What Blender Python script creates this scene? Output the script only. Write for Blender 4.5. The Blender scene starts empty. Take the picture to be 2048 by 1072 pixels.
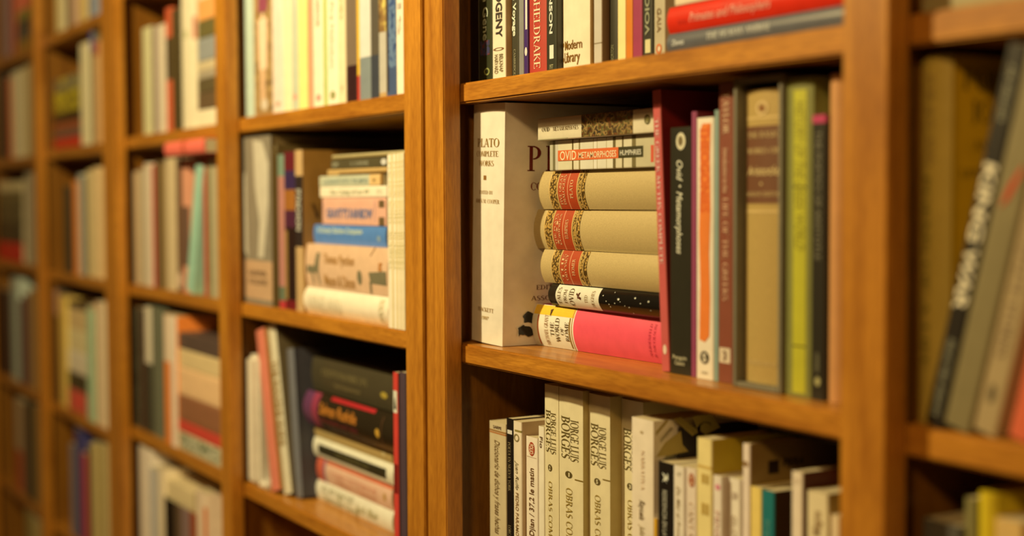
import bpy, bmesh, math, random
from mathutils import Vector, Matrix
random.seed(7)
PI = math.pi
scn = bpy.context.scene
COL = scn.collection
# ---------------------------------------------------------------- camera
S = 1.06
ZC = 1.42
F_PX = 2844.0
CAM = Vector((1.2519*S, -.6319*S, ZC))
YAW, PIT, ROL = 1.0417, .0484, -.0047
fw = Vector((-math.sin(YAW)*math.cos(PIT), math.cos(YAW)*math.cos(PIT), -math.sin(PIT)))
r0 = Vector((math.cos(YAW), math.sin(YAW), 0))
u0 = r0.cross(fw)
rt = r0*math.cos(ROL)+u0*math.sin(ROL)
up = u0*math.cos(ROL)-r0*math.sin(ROL)
cd = bpy.data.cameras.new('camera')
cam = bpy.data.objects.new('camera', cd); COL.objects.link(cam)
M3 = Matrix((rt, up, -fw)).transposed()
cam.matrix_world = Matrix.Translation(CAM) @ M3.to_4x4()
cd.sensor_width = 36; cd.lens = F_PX/2048*36
cd.clip_start = .02
cd.dof.use_dof = True; cd.dof.focus_distance = 1.37; cd.dof.aperture_fstop = 2.3
scn.camera = cam
# ---------------------------------------------------------------- light
scn.view_settings.view_transform = 'Standard'; scn.view_settings.look = 'None'
scn.view_settings.gamma = 1; scn.view_settings.use_curve_mapping = False
scn.view_settings.exposure = 0.0
w = bpy.data.worlds.new('room'); scn.world = w; w.use_nodes = True
w.node_tree.nodes['Background'].inputs[0].default_value = (1, .52, .17, 1)
w.node_tree.nodes['Background'].inputs[1].default_value = .065
def lamp(name, loc, power, col, rad):
    l = bpy.data.lights.new(name, 'POINT'); l.energy = power; l.color = col; l.shadow_soft_size = rad
    o = bpy.data.objects.new(name, l); COL.objects.link(o); o.location = loc; return o
lamp('ceiling_lamp_light', (-.25, -.97, ZC+.78), 102, (1, .745, .32), .03)
lamp('room_lamp_light', (1.7, -1.7, ZC+1.15), 76, (1, .56, .17), .12)
# ---------------------------------------------------------------- pixel -> world
def ray(x, y):
    return fw + rt*((x-1024)/F_PX) - up*((y-536)/F_PX)
def at(x, y, Y):
    d = ray(x, y); t = (Y-CAM.y)/d.y; return CAM + d*t
def atX(x, y, X):
    d = ray(x, y); t = (X-CAM.x)/d.x; return CAM + d*t
def proj(p):
    d = Vector(p)-CAM; z = d.dot(fw); return 1024+F_PX*d.dot(rt)/z, 536-F_PX*d.dot(up)/z
# ---------------------------------------------------------------- materials
def lin(c): c /= 255.; return c/12.92 if c <= .04045 else ((c+.055)/1.055)**2.4
_m = {}
WHITE = (lin(246), lin(223), lin(180))
def alb(c, k=1.0):
    return tuple(max(.002, min(.92, .80*k*lin(c[i])/WHITE[i])) for i in range(3))
def newmat(key, build):
    if key in _m: return _m[key]
    m = bpy.data.materials.new(str(key[0])); m.use_nodes = True
    nt = m.node_tree; b = nt.nodes['Principled BSDF']; build(nt, b); _m[key] = m; return m
def N(nt, t, **kw):
    n = nt.nodes.new(t)
    for k, v in kw.items():
        if k.startswith('i_'): n.inputs[int(k[2:])].default_value = v
        else: setattr(n, k, v)
    return n
def paper(c, k=1.0, rough=.45, kind='card'):
    """printed card or cloth cover: observed colour c"""
    def b(nt, p):
        a = alb(c, k)
        tc = N(nt, 'ShaderNodeTexCoord')
        no = N(nt, 'ShaderNodeTexNoise'); no.inputs['Scale'].default_value = 60 if kind == 'card' else 900; no.inputs['Detail'].default_value = 3
        nt.links.new(tc.outputs['Object'], no.inputs['Vector'])
        rp = N(nt, 'ShaderNodeValToRGB'); d = .07 if kind == 'card' else .13
        rp.color_ramp.elements[0].position = .3; rp.color_ramp.elements[1].position = .7
        rp.color_ramp.elements[0].color = (*[x*(1-d) for x in a], 1); rp.color_ramp.elements[1].color = (*[min(.95, x*(1+d*.6)) for x in a], 1)
        nt.links.new(no.outputs['Fac'], rp.inputs[0]); nt.links.new(rp.outputs[0], p.inputs['Base Color'])
        p.inputs['Roughness'].default_value = rough
        if kind == 'cloth':
            bu = N(nt, 'ShaderNodeBump'); bu.inputs['Strength'].default_value = .25; bu.inputs['Distance'].default_value = .0004
            nt.links.new(no.outputs['Fac'], bu.inputs['Height']); nt.links.new(bu.outputs[0], p.inputs['Normal'])
    return newmat(('printed_'+kind, c, k, rough, kind), b)
def picture(cols, k=1.0, scale=40, rough=.4):
    """printed picture: patches of several inks"""
    def b(nt, p):
        tc = N(nt, 'ShaderNodeTexCoord')
        no = N(nt, 'ShaderNodeTexNoise'); no.inputs['Scale'].default_value = scale; no.inputs['Detail'].default_value = 2
        nt.links.new(tc.outputs['Object'], no.inputs['Vector'])
        rp = N(nt, 'ShaderNodeValToRGB'); cr = rp.color_ramp; cr.interpolation = 'EASE'
        n = len(cols)
        for i, c in enumerate(cols):
            pos = .34+.32*i/(n-1)
            e = cr.elements[i] if i < 2 else cr.elements.new(pos)
            e.position = pos
        for i, c in enumerate(cols): cr.elements[i].color = (*alb(c, k), 1)
        nt.links.new(no.outputs['Fac'], rp.inputs[0]); nt.links.new(rp.outputs[0], p.inputs['Base Color'])
        p.inputs['Roughness'].default_value = rough
    return newmat(('printed_picture', tuple(cols), k, scale, rough), b)
def pages_mat(c=(225, 198, 140)):
    def b(nt, p):
        tc = N(nt, 'ShaderNodeTexCoord')
        wv = N(nt, 'ShaderNodeTexWave'); wv.inputs['Scale'].default_value = 260; wv.inputs['Distortion'].default_value = 3
        nt.links.new(tc.outputs['Object'], wv.inputs['Vector'])
        rp = N(nt, 'ShaderNodeValToRGB'); a = alb(c)
        rp.color_ramp.elements[0].color = (*[x*.72 for x in a], 1); rp.color_ramp.elements[1].color = (*a, 1)
        nt.links.new(wv.outputs['Fac'], rp.inputs[0]); nt.links.new(rp.outputs[0], p.inputs['Base Color'])
        p.inputs['Roughness'].default_value = .9
    return newmat(('page_block', c), b)
def gold():
    def b(nt, p):
        tc = N(nt, 'ShaderNodeTexCoord')
        vo = N(nt, 'ShaderNodeTexVoronoi'); vo.inputs['Scale'].default_value = 420
        nt.links.new(tc.outputs['Object'], vo.inputs['Vector'])
        rp = N(nt, 'ShaderNodeValToRGB')
        rp.color_ramp.elements[0].position = .35; rp.color_ramp.elements[0].color = (.70, .50, .17, 1)
        rp.color_ramp.elements[1].position = .62; rp.color_ramp.elements[1].color = (.10, .065, .02, 1)
        nt.links.new(vo.outputs['Distance'], rp.inputs[0]); nt.links.new(rp.outputs[0], p.inputs['Base Color'])
        p.inputs['Roughness'].default_value = .35; p.inputs['Metallic'].default_value = .35
    return newmat(('gilt_tooling',), b)
def foil():
    def b(nt, p):
        p.inputs['Base Color'].default_value = (.85, .66, .30, 1); p.inputs['Roughness'].default_value = .35; p.inputs['Metallic'].default_value = .3
    return newmat(('gilt_foil',), b)
def wood(axis, tone=1.0):
    """honey stained maple; grain runs along the given axis"""
    def b(nt, p):
        tc = N(nt, 'ShaderNodeTexCoord'); mp = N(nt, 'ShaderNodeMapping')
        sc = [30., 30., 30.]; sc[axis] = 2.2
        mp.inputs['Scale'].default_value = sc
        nt.links.new(tc.outputs['Object'], mp.inputs['Vector'])
        no = N(nt, 'ShaderNodeTexNoise'); no.inputs['Scale'].default_value = 1.6; no.inputs['Detail'].default_value = 6; no.inputs['Distortion'].default_value = 1.2
        nt.links.new(mp.outputs[0], no.inputs['Vector'])
        mp2 = N(nt, 'ShaderNodeMapping'); s2 = [700., 700., 700.]; s2[axis] = 60.; mp2.inputs['Scale'].default_value = s2
        nt.links.new(tc.outputs['Object'], mp2.inputs['Vector'])
        n2 = N(nt, 'ShaderNodeTexNoise'); n2.inputs['Scale'].default_value = 1.; n2.inputs['Detail'].default_value = 2
        nt.links.new(mp2.outputs[0], n2.inputs['Vector'])
        rp = N(nt, 'ShaderNodeValToRGB'); e = rp.color_ramp.elements
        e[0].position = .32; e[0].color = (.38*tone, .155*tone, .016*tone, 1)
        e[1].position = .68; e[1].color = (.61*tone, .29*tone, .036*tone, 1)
        nt.links.new(no.outputs['Fac'], rp.inputs[0])
        mx = N(nt, 'ShaderNodeMix', data_type='RGBA', blend_type='MULTIPLY'); mx.inputs[0].default_value = .6
        r2 = N(nt, 'ShaderNodeValToRGB'); r2.color_ramp.elements[0].position = .35; r2.color_ramp.elements[0].color = (.62, .55, .45, 1); r2.color_ramp.elements[1].position = .6
        nt.links.new(n2.outputs['Fac'], r2.inputs[0])
        nt.links.new(rp.outputs[0], mx.inputs[6]); nt.links.new(r2.outputs[0], mx.inputs[7])
        nt.links.new(mx.outputs[2], p.inputs['Base Color'])
        p.inputs['Roughness'].default_value = .42
        p.inputs['Coat Weight'].default_value = .35; p.inputs['Coat Roughness'].default_value = .16
    return newmat(('honey_maple', axis, tone), b)
# ---------------------------------------------------------------- mesh helpers
def link(name, me, mats, parent=None, **props):
    o = bpy.data.objects.new(name, me); COL.objects.link(o)
    for m in (mats if isinstance(mats, (list, tuple)) else [mats]): me.materials.append(m)
    if parent is not None: o.parent = parent
    for k, v in props.items(): o[k] = v
    return o
def box_bm(x0, x1, y0, y1, z0, z1, bev=.0012):
    bm = bmesh.new(); bmesh.ops.create_cube(bm, size=1)
    for v in bm.verts:
        v.co = Vector((x0 if v.co.x < 0 else x1, y0 if v.co.y < 0 else y1, z0 if v.co.z < 0 else z1))
    if bev: bmesh.ops.bevel(bm, geom=bm.edges[:], offset=bev, segments=2, affect='EDGES')
    return bm
def done(bm, name, mats, parent=None, smooth=True, **props):
    me = bpy.data.meshes.new(name); bm.to_mesh(me); bm.free()
    if smooth:
        me.polygons.foreach_set('use_smooth', [True]*len(me.polygons)); me.set_sharp_from_angle(angle=math.radians(32))
    return link(name, me, mats, parent, **props)
def empty(name, loc, **props):
    o = bpy.data.objects.new(name, None); COL.objects.link(o); o.location = loc; o.empty_display_size = .02
    for k, v in props.items(): o[k] = v
    return o
# ---------------------------------------------------------------- lettering
def arc(cx, cy, rx, ry, a0, a1, tv=.15, th=.055, n=14):
    """stroke of varying width along an ellipse: tv at the sides, th at top and bottom"""
    o, i = [], []
    for k in range(n+1):
        a = math.radians(a0+(a1-a0)*k/n); c, s = math.cos(a), math.sin(a)
        wd = th+(tv-th)*c*c
        o.append((cx+rx*c, cy+ry*s)); i.append((cx+(rx-wd)*c, cy+(ry-wd*.85)*s))
    return [[o[k], o[k+1], i[k+1], i[k]] for k in range(n)]
def ln(x0, y0, x1, y1, wd):
    dx, dy = x1-x0, y1-y0
    if abs(dy) > abs(dx)*.4: return [[(x0-wd/2, y0), (x0+wd/2, y0), (x1+wd/2, y1), (x1-wd/2, y1)]]
    return [[(x0, y0-wd/2), (x1, y1-wd/2), (x1, y1+wd/2), (x0, y0+wd/2)]]
TK, TN, SF = .135, .055, .04
def sf(x, y, wdt=.30): return [[(x-wdt/2, y), (x+wdt/2, y), (x+wdt/2, y+SF), (x-wdt/2, y+SF)]]
def stem(x): return ln(x, 0, x, 1, TK)+sf(x, 0)+sf(x, 1-SF)
def GL():
    g = {}
    g['A'] = (.74, ln(.10, 0, .36, 1, TN)+ln(.64, 0, .38, 1, TK)+ln(.2, .34, .55, .34, TN)+sf(.10, 0, .22)+sf(.64, 0, .26))
    g['B'] = (.64, stem(.16)+arc(.26, .75, .30, .25, -90, 90)+arc(.26, .27, .34, .27, -90, 90))
    g['C'] = (.70, arc(.40, .5, .36, .52, 48, 312)+ln(.66, .70, .66, .92, TN))
    g['D'] = (.76, stem(.16)+arc(.26, .5, .44, .5, -90, 90))
    g['E'] = (.60, stem(.16)+ln(.16, .975, .54, .975, TN)+ln(.16, .52, .42, .52, TN)+ln(.16, .025, .56, .025, TN)+ln(.53, .82, .53, 1, TN)+ln(.55, 0, .55, .2, TN)+ln(.41, .43, .41, .61, TN))
    g['F'] = (.56, stem(.16)+ln(.16, .975, .54, .975, TN)+ln(.16, .52, .42, .52, TN)+ln(.53, .80, .53, 1, TN)+ln(.41, .43, .41, .61, TN))
    g['G'] = (.76, arc(.40, .5, .36, .52, 50, 318)+ln(.64, .02, .64, .42, TK)+sf(.64, .40, .26)+ln(.66, .72, .66, .92, TN))
    g['H'] = (.82, stem(.16)+stem(.66)+ln(.16, .52, .66, .52, TN))
    g['I'] = (.34, stem(.17))
    g['J'] = (.36, ln(.19, .02, .19, 1, TK)+sf(.19, 1-SF)+ln(.02, -.12, .2, .05, TN))
    g['K'] = (.70, stem(.16)+ln(.2, .42, .56, .98, TN)+ln(.64, 0, .34, .56, TK)+sf(.62, 0, .22)+sf(.56, 1-SF, .2))
    g['L'] = (.58, stem(.16)+ln(.16, .025, .54, .025, TN)+ln(.53, 0, .53, .22, TN))
    g['M'] = (.94, ln(.14, 0, .14, 1, TN)+ln(.46, .06, .18, 1, TK)+ln(.46, .06, .76, 1, TN)+ln(.78, 0, .78, 1, TK)+sf(.14, 0, .22)+sf(.78, 0)+sf(.14, 1-SF, .22)+sf(.8, 1-SF, .24))
    g['N'] = (.82, ln(.14, 0, .14, 1, TN)+ln(.66, .02, .16, 1, TK)+ln(.68, 0, .68, 1, TN)+sf(.14, 0, .24)+sf(.68, 1-SF, .24)+sf(.12, 1-SF, .2))
    g['O'] = (.80, arc(.40, .5, .37, .52, 0, 360, n=28))
    g['P'] = (.60, stem(.16)+arc(.24, .73, .33, .27, -90, 90))
    g['Q'] = (.80, arc(.40, .5, .37, .52, 0, 360, n=28)+ln(.72, -.2, .45, .06, TK*.8))
    g['R'] = (.68, stem(.16)+arc(.24, .75, .30, .25, -90, 90)+ln(.62, 0, .34, .52, TK)+sf(.62, 0, .18))
    g['S'] = (.54, arc(.27, .74, .22, .27, 40, 250, .12, .07)+arc(.27, .27, .23, .28, -140, 80, .12, .07)+ln(.36, .38, .17, .62, TK))
    g['T'] = (.68, ln(.34, 0, .34, 1, TK)+sf(.34, 0)+ln(.04, .975, .64, .975, TN)+ln(.05, .80, .05, 1, TN)+ln(.63, .80, .63, 1, TN))
    g['U'] = (.78, ln(.14, .3, .14, 1, TK)+ln(.64, .3, .64, 1, TN)+arc(.385, .3, .31, .32, 180, 360, .12, .06)+sf(.14, 1-SF)+sf(.64, 1-SF, .22))
    g['V'] = (.74, ln(.38, 0, .12, 1, TK)+ln(.40, 0, .64, 1, TN)+sf(.12, 1-SF, .26)+sf(.64, 1-SF, .2))
    g['W'] = (1.0, ln(.32, 0, .12, 1, TK)+ln(.34, 0, .5, .9, TN)+ln(.72, 0, .5, .95, TK)+ln(.74, 0, .92, 1, TN)+sf(.12, 1-SF, .24)+sf(.5, 1-SF, .24)+sf(.92, 1-SF, .2))
    g['X'] = (.72, ln(.62, 0, .12, 1, TK)+ln(.1, 0, .62, 1, TN)+sf(.1, 0, .2)+sf(.62, 0, .24)+sf(.12, 1-SF, .24)+sf(.62, 1-SF, .2))
    g['Y'] = (.70, ln(.35, 0, .35, .5, TK)+ln(.35, .48, .12, 1, TK)+ln(.37, .48, .6, 1, TN)+sf(.35, 0)+sf(.12, 1-SF, .24)+sf(.6, 1-SF, .2))
    g['Z'] = (.64, ln(.06, .975, .56, .975, TN)+ln(.1, .02, .52, .98, TK)+ln(.06, .025, .58, .025, TN))
    g['.'] = (.25, ln(.12, 0, .12, .12, .12)); g[' '] = (.34, []); g['&'] = g['B']; g["'"] = (.2, ln(.1, .75, .1, 1, .08))
    return g
GLY = GL()
_fc = {}
def text_polys(s, font):
    """list of polygons filling the unit box, x right, y up"""
    key = (s, font)
    if key in _fc: return _fc[key]
    P = []
    if font == 'S' and all(c in GLY for c in s.upper()):
        x = 0
        for ch in s:
            wd, ps = GLY[ch.upper()]
            sc = 1.0
            for p in ps: P.append([(x+a*sc, b*sc) for a, b in p])
            x += wd-.01
        xmax, y0, y1 = max(x+.01, .01), 0., 1.
    else:
        cu = bpy.data.curves.new('lettering', 'FONT'); cu.body = s; cu.size = 1; cu.resolution_u = 3
        if font == 'I': cu.shear = .3; cu.offset = .012
        if font == 'B': cu.offset = .012
        if font == 'H': cu.offset = .03
        o = bpy.data.objects.new('lettering', cu); COL.objects.link(o)
        bpy.context.view_layer.update()
        me = bpy.data.meshes.new_from_object(o)
        for p in me.polygons: P.append([(me.vertices[i].co.x, me.vertices[i].co.y) for i in p.vertices])
        bpy.data.objects.remove(o); bpy.data.curves.remove(cu); bpy.data.meshes.remove(me)
        xmax = max(a for p in P for a, b in p); y0, y1 = 0., .70
        if not any(ch in s for ch in 'gjpqy,') and s.upper() == s: pass
    P = [[(a/xmax, (b-y0)/(y1-y0)) for a, b in p] for p in P]
    _fc[key] = P
    return P
def ell(n=20): return [[(.5+.5*math.cos(2*PI*k/n), .5+.5*math.sin(2*PI*k/n)) for k in range(n)]]
def ring(n=24, t=.18):
    r = []
    for k in range(n):
        a, b = 2*PI*k/n, 2*PI*(k+1)/n; q = 1-t*2
        r.append([(.5+.5*math.cos(a), .5+.5*math.sin(a)), (.5+.5*math.cos(b), .5+.5*math.sin(b)), (.5+.5*q*math.cos(b), .5+.5*q*math.sin(b)), (.5+.5*q*math.cos(a), .5+.5*q*math.sin(a))])
    return r
def grid(nx=1, ny=1): return [[(i/nx, j/ny), ((i+1)/nx, j/ny), ((i+1)/nx, (j+1)/ny), (i/nx, (j+1)/ny)] for i in range(nx) for j in range(ny)]
def poly_mesh(name, polys, fn, mat, parent, flip=False, **props):
    me = bpy.data.meshes.new(name); vs, fs = [], []
    for p in polys:
        i = len(vs); vs += [fn(a, b) for a, b in p]; f = list(range(i, i+len(p))); fs.append(f[::-1] if flip else f)
    me.from_pydata(vs, [], fs); me.update()
    return link(name, me, mat, parent, **props)
# ---------------------------------------------------------------- the book
PG = pages_mat()
class Bk: pass
def make_book(name, T, H, W, col, kind='paper', bands=None, cover=None, k=1.0, rough=.42, page=None, bulge=None, matname='card', cat='book', **props):
    """upright in local space: x thickness, y depth from the spine, z height"""
    root = empty(name, (0, 0, 0), **props); root['category'] = cat
    hard = kind in ('hard', 'cloth')
    t = min(.0024 if hard else .0006, T*.25); ov = .003 if hard else .0004
    b = (bulge if bulge is not None else (min(.006, T*.16) if hard else 0))
    r = min(.0012, T*.3)
    def sy(s):
        if hard or b: return b*(2*s/T)**2
        q = abs(s)-(T/2-r)
        return 0 if q <= 0 else r-math.sqrt(max(0, r*r-q*q))
    n = 12 if (hard or b) else 8
    if hard or b: ss = [T/2-T*i/n for i in range(n+1)]
    else:
        c = [T/2-r+r*math.sin(PI/2*(3-i)/3) for i in range(4)]; ss = c+[T/4, -T/4]+[-x for x in c[::-1]]
    outer = [(T/2, W)]
    if hard: outer += [(T/2, b+.009), (T/2-min(.0010, T*.1), b+.005)]
    sp0 = len(outer)
    outer += [(s, sy(s)) for s in ss]
    sp1 = len(outer)-1
    if hard: outer += [(-T/2+min(.0010, T*.1), b+.005), (-T/2, b+.009)]
    outer += [(-T/2, W)]
    prof = outer+[(-T/2+t, W), (-T/2+t, b+t), (T/2-t, b+t), (T/2-t, W)]
    mt = paper
    mats = [paper(col, k, rough, 'cloth' if kind == 'cloth' else 'card')]
    zs = [(0, H)]; bandm = []
    if bands:
        cuts = sorted(set([0., 1.]+[x for q in bands for x in q[:2]]))
        zs = [(H*(1-cuts[i+1]), H*(1-cuts[i])) for i in range(len(cuts)-1)][::-1]
    def bm_idx(z0, z1):
        mid = 1-(z0+z1)/2/H
        for q in (bands or []):
            if q[0] <= mid <= q[1]:
                m = q[2] if not isinstance(q[2], tuple) else paper(q[2], k, rough)
                if m not in mats: mats.append(m)
                return mats.index(m)
        return 0
    ci = 0
    if cover is not None:
        m = cover if not isinstance(cover, tuple) else paper(cover, k, rough)
        mats.append(m); ci = len(mats)-1
    bm = bmesh.new(); levels = [zs[0][0]]+[q[1] for q in zs]; rings = []
    for z in levels: rings.append([bm.verts.new((x, y, z)) for x, y in prof])
    m_ = len(prof)
    for li in range(len(levels)-1):
        bi = bm_idx(levels[li], levels[li+1])
        for i in range(m_):
            j = (i+1) % m_
            f = bm.faces.new((rings[li][i], rings[li][j], rings[li+1][j], rings[li+1][i]))
            f.material_index = bi if sp0 <= i < sp1 else (ci if cover is not None else (0 if bands else ci))
            if hard and i in (sp0-1, sp1): f.material_index = ci
    c0 = bm.faces.new(rings[0][::-1]); c1 = bm.faces.new(rings[-1])
    c0.material_index = ci; c1.material_index = ci
    bmesh.ops.recalc_face_normals(bm, faces=bm.faces[:])
    cov = done(bm, 'cover', mats, root)
    pb = box_bm(-T/2+t*.98, T/2-t*.98, b+t*.9, W-(ov if hard else .0006), ov, H-ov, 0)
    pg = done(pb, 'page_block', page or PG, root, smooth=False)
    B = Bk(); B.root = root; B.cov = cov; B.curved = b > 0; B.rr = r; B.T, B.H, B.W, B.sy, B.k = T, H, W, sy, k
    return B
def deco(B, polys, name, mat, fn2, lift=.0003, cutall=False, **props):
    """polys in unit box -> fn2(a,b) gives (s,h) on the spine"""
    def f(a, b):
        s, h = fn2(a, b); s = max(-B.T/2, min(B.T/2, s)); return (s, B.sy(s)-lift, h)
    # put facing towards -y
    if (B.curved or cutall) and len(polys) < 400:
        bm = bmesh.new()
        for p in polys:
            vs = [bm.verts.new((a, b, 0)) for a, b in p]
            try: bm.faces.new(vs)
            except ValueError: pass
        s00, s10, s01 = fn2(0, 0)[0], fn2(1, 0)[0], fn2(0, 1)[0]
        alongb = abs(s01-s00) > abs(s10-s00)
        s1_ = s01 if alongb else s10
        cuts = [B.T/2*(k/8.) for k in range(-7, 8)] if B.curved else []
        for q in (1., .6, .25): cuts += [B.T/2-B.rr*q, -B.T/2+B.rr*q]
        for c_ in sorted(cuts):
            t = (c_-s00)/(s1_-s00) if abs(s1_-s00) > 1e-7 else -1
            if not .002 < t < .998: continue
            geom = bm.verts[:]+bm.edges[:]+bm.faces[:]
            bmesh.ops.bisect_plane(bm, geom=geom, plane_co=(t, t, 0), plane_no=(0, 1, 0) if alongb else (1, 0, 0), dist=1e-6)
        polys = [[(v.co.x, v.co.y) for v in fc.verts] for fc in bm.faces]; bm.free()
    o = poly_mesh(name, polys, f, mat, B.cov, **props)
    return o
PART = {'r': 'spine_label', 'e': 'spine_emblem', 'o': 'spine_emblem', 'p': 'spine_picture', 'g': 'gilt_band'}
def spine_items(B, items, tosh, amap):
    """items: (kind, payload, dir, a0, a1, f0, f1, colour[, font])"""
    lay = 0
    for it in items:
        kd, pay, dr, a0, a1, f0, f1, colr = it[:8]; font = it[8] if len(it) > 8 else 'B'
        a0, a1 = amap(a0), amap(a1); lay += 1
        def fn(a, b, a0=a0, a1=a1, f0=f0, f1=f1, dr=dr):
            return tosh(a, b, a0, a1, f0, f1, dr)
        m = colr if not isinstance(colr, tuple) else paper(colr, B.k, .45)
        if kd == 't': deco(B, text_polys(pay, font), 'title_lettering', m, fn, .00042+.00002*lay)
        elif kd == 'e': deco(B, ell(), 'spine_emblem', m, fn, .00022+.00003*lay)
        elif kd == 'o': deco(B, ring(), 'spine_emblem', m, fn, .00030+.00003*lay)
        elif kd == 'poly': deco(B, pay, 'spine_emblem', m, fn, .00030+.00003*lay)
        else: deco(B, grid(1, 1), pay or 'spine_label', m, fn, .00012+.00003*lay, cutall=True)
# ---- standing book, placed from the pixels of its spine
YR = .0205     # shelf front plane
cur = {}
def shelf_ctx(key, z, name): cur.update(key=key, z=z, name=name, prev=None, Y=YR+.004, loc=LOC.get(name, ''))
LOC = {}
def full(label):
    l = cur['loc']
    if l and len((label+' '+l).split()) <= 16: return label+', '+l
    return label
def solveY(x, row, X):
    lo, hi = YR+.0008, YR+.075
    f = lambda Y: at(x, row, Y).x-X
    if f(lo)*f(hi) > 0: return lo if abs(f(lo)) < abs(f(hi)) else hi
    for _ in range(40):
        m = (lo+hi)/2
        if f(lo)*f(m) <= 0: hi = m
        else: lo = m
    return (lo+hi)/2
def B_(x0, x1, yt, label, col, W=.13, r=None, kind='paper', items=(), xt=None, h=None, name=None, **kw):
    """x0,x1: spine edges (at mid height, or at the foot when leaning via xt = x of the left edge at the top)"""
    z = cur['z']
    zrow = proj(at(x0, 536, YR+.004).xy.to_3d()+Vector((0, 0, z)))[1]
    lean = xt is not None
    row = zrow if lean else (max(yt, 0)+min(zrow, 1072))/2
    row1 = row
    if r is not None: Y = YR+r/1000
    elif cur['prev'] is None: Y = YR+.004
    else:
        X0 = cur['prev']+.0004; Y = solveY(x0, row, X0)
        Y = min(max(Y, YR+.0012), YR+.05)
    a = at(x0, row, Y); b = at(x1, row1, Y)
    X0, X1 = a.x, b.x
    if cur['prev'] is not None and r is None and X0 < cur['prev']+.0003 and cur['prev']+.0003 < X1-.003: X0 = cur['prev']+.0003
    T = max(X1-X0, .003); T0 = T
    if lean:
        tp = at(xt, yt, Y); dz = tp.z-z; dx = tp.x-X0
        ang = math.atan2(dx, dz); H = math.hypot(dx, dz)
        if kw.get('force') is not None: ang = kw['force']; T = T*math.cos(ang)
    else:
        ang = 0; H = (h if h else at((x0+x1)/2, yt, Y).z-z)
    B = make_book(name or ('hardcover_book' if kind in ('hard', 'cloth') else 'paperback_book'), T, H, W, col, kind, label=full(label), group='books on '+cur['name'], **{a_: b_ for a_, b_ in kw.items() if a_ != 'force'})
    B.ang = ang
    if lean:
        R = Matrix.Rotation(ang, 4, 'Y')
        if ang > 0: # leans right, foot corner at right
            piv = Vector((T/2, 0, 0)); wp = Vector((X0+T/math.cos(ang), Y, z))
        else: piv = Vector((-T/2, 0, 0)); wp = Vector((X0, Y, z))
        B.root.matrix_world = Matrix.Translation(wp) @ R @ Matrix.Translation(-piv)
    else:
        B.root.location = ((X0+X0+T)/2, Y, z)
    B.X1 = X0+T0; B.X0 = X0; B.Y = Y; B.z = z
    def amap(q):
        if q <= 1.5: return q
        Z = at((x0+x1)/2, q, Y).z; return 1-(Z-z)/H
    def tosh(a, b, a0, a1, f0, f1, dr):
        if dr == '>': u, v = f0+a*(f1-f0), a1-b*(a1-a0)
        elif dr == 'v': v, u = a0+a*(a1-a0), f0+b*(f1-f0)
        else: v, u = a1-a*(a1-a0), f1-b*(f1-f0)
        return (u-.5)*T, (1-v)*H
    spine_items(B, items, tosh, amap)
    cur['prev'] = B.X1 if not (lean and ang > 0) else B.X1+0.0
    cur['Y'] = Y
    return B
def face_item(B, polys, name, px, mat, dr='>'):
    """decor on the right-hand cover face; px=(x0,y0,x1,y1) pixels; the base point unprojects onto the face plane"""
    x0, y0, x1, y1 = px
    X = B.X1
    p0 = atX(x0, y1, X); p1 = atX(x1, y1, X); p2 = atX(x0, y0, X)
    def fn(a, b):
        Yw = p0.y+a*(p1.y-p0.y); Zw = p0.z+b*(p2.z-p0.z)
        return (B.T/2+.0004, Yw-B.Y, Zw-B.z)
    m = mat if not isinstance(mat, tuple) else paper(mat, B.k)
    return poly_mesh(name, polys, fn, m, B.cov)
# ---- lying book in a pile
pile = {}
def pile_ctx(zbase, xmax=None):
    pile.clear(); pile['z'] = zbase
    if xmax: pile['xmax'] = xmax
def H_(xl, xr, yt, yb, label, col, W=.13, r=6, kind='paper', items=(), name=None, z0=None, yaw=0, gap=.0003, **kw):
    """spine towards us, head of the book at the left; yt,yb = top and bottom of the spine at its left end"""
    Y = YR+r/1000
    row = (yt+yb)/2
    XL = at(xl, row, Y).x
    if cur['prev'] is not None and XL < cur['prev']+.0008:
        Y = solveY(xl, row, cur['prev']+.001); XL = max(at(xl, row, Y).x, cur['prev']+.0008)
    XR = at(xr, row, Y+yaw*.24).x
    if 'xmax' in pile: XR = min(XR, pile['xmax'])
    if z0 is not None: zb = z0
    else: zb = pile['z']+gap
    T = at(xl, yt, Y).z-at(xl, yb, Y).z
    T = max(T, .004)
    Hh = XR-XL
    B = make_book(name or ('hardcover_book' if kind in ('hard', 'cloth') else 'paperback_book'), T, Hh, W, col, kind, label=full(label), group='books lying in the pile on '+cur['name'], **kw)
    # local z -> -X, local x -> +Z, local y -> +Y
    R = Matrix(((0, 0, -1, 0), (0, 1, 0, 0), (1, 0, 0, 0), (0, 0, 0, 1)))
    Yr = Matrix.Rotation(yaw, 4, 'Z')
    B.root.matrix_world = Matrix.Translation((XL, Y, zb+T/2)) @ Yr @ Matrix.Translation((Hh, 0, 0)) @ R
    def amap(q):
        if q <= 1.5: return q
        return (at(q, row, Y).x-XL)/Hh
    def tosh(a, b, a0, a1, f0, f1, dr):
        if dr == '>': u, v = a0+a*(a1-a0), f1-b*(f1-f0)
        elif dr == 'v': v, u = f0+a*(f1-f0), a0+b*(a1-a0)
        else: v, u = f1-a*(f1-f0), a1-b*(a1-a0)
        return (.5-v)*T, (1-u)*Hh
    spine_items(B, items, tosh, amap)
    pile['z'] = zb+T
    B.X0, B.X1, B.Y, B.z = XL, XR, Y, zb
    return B
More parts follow.
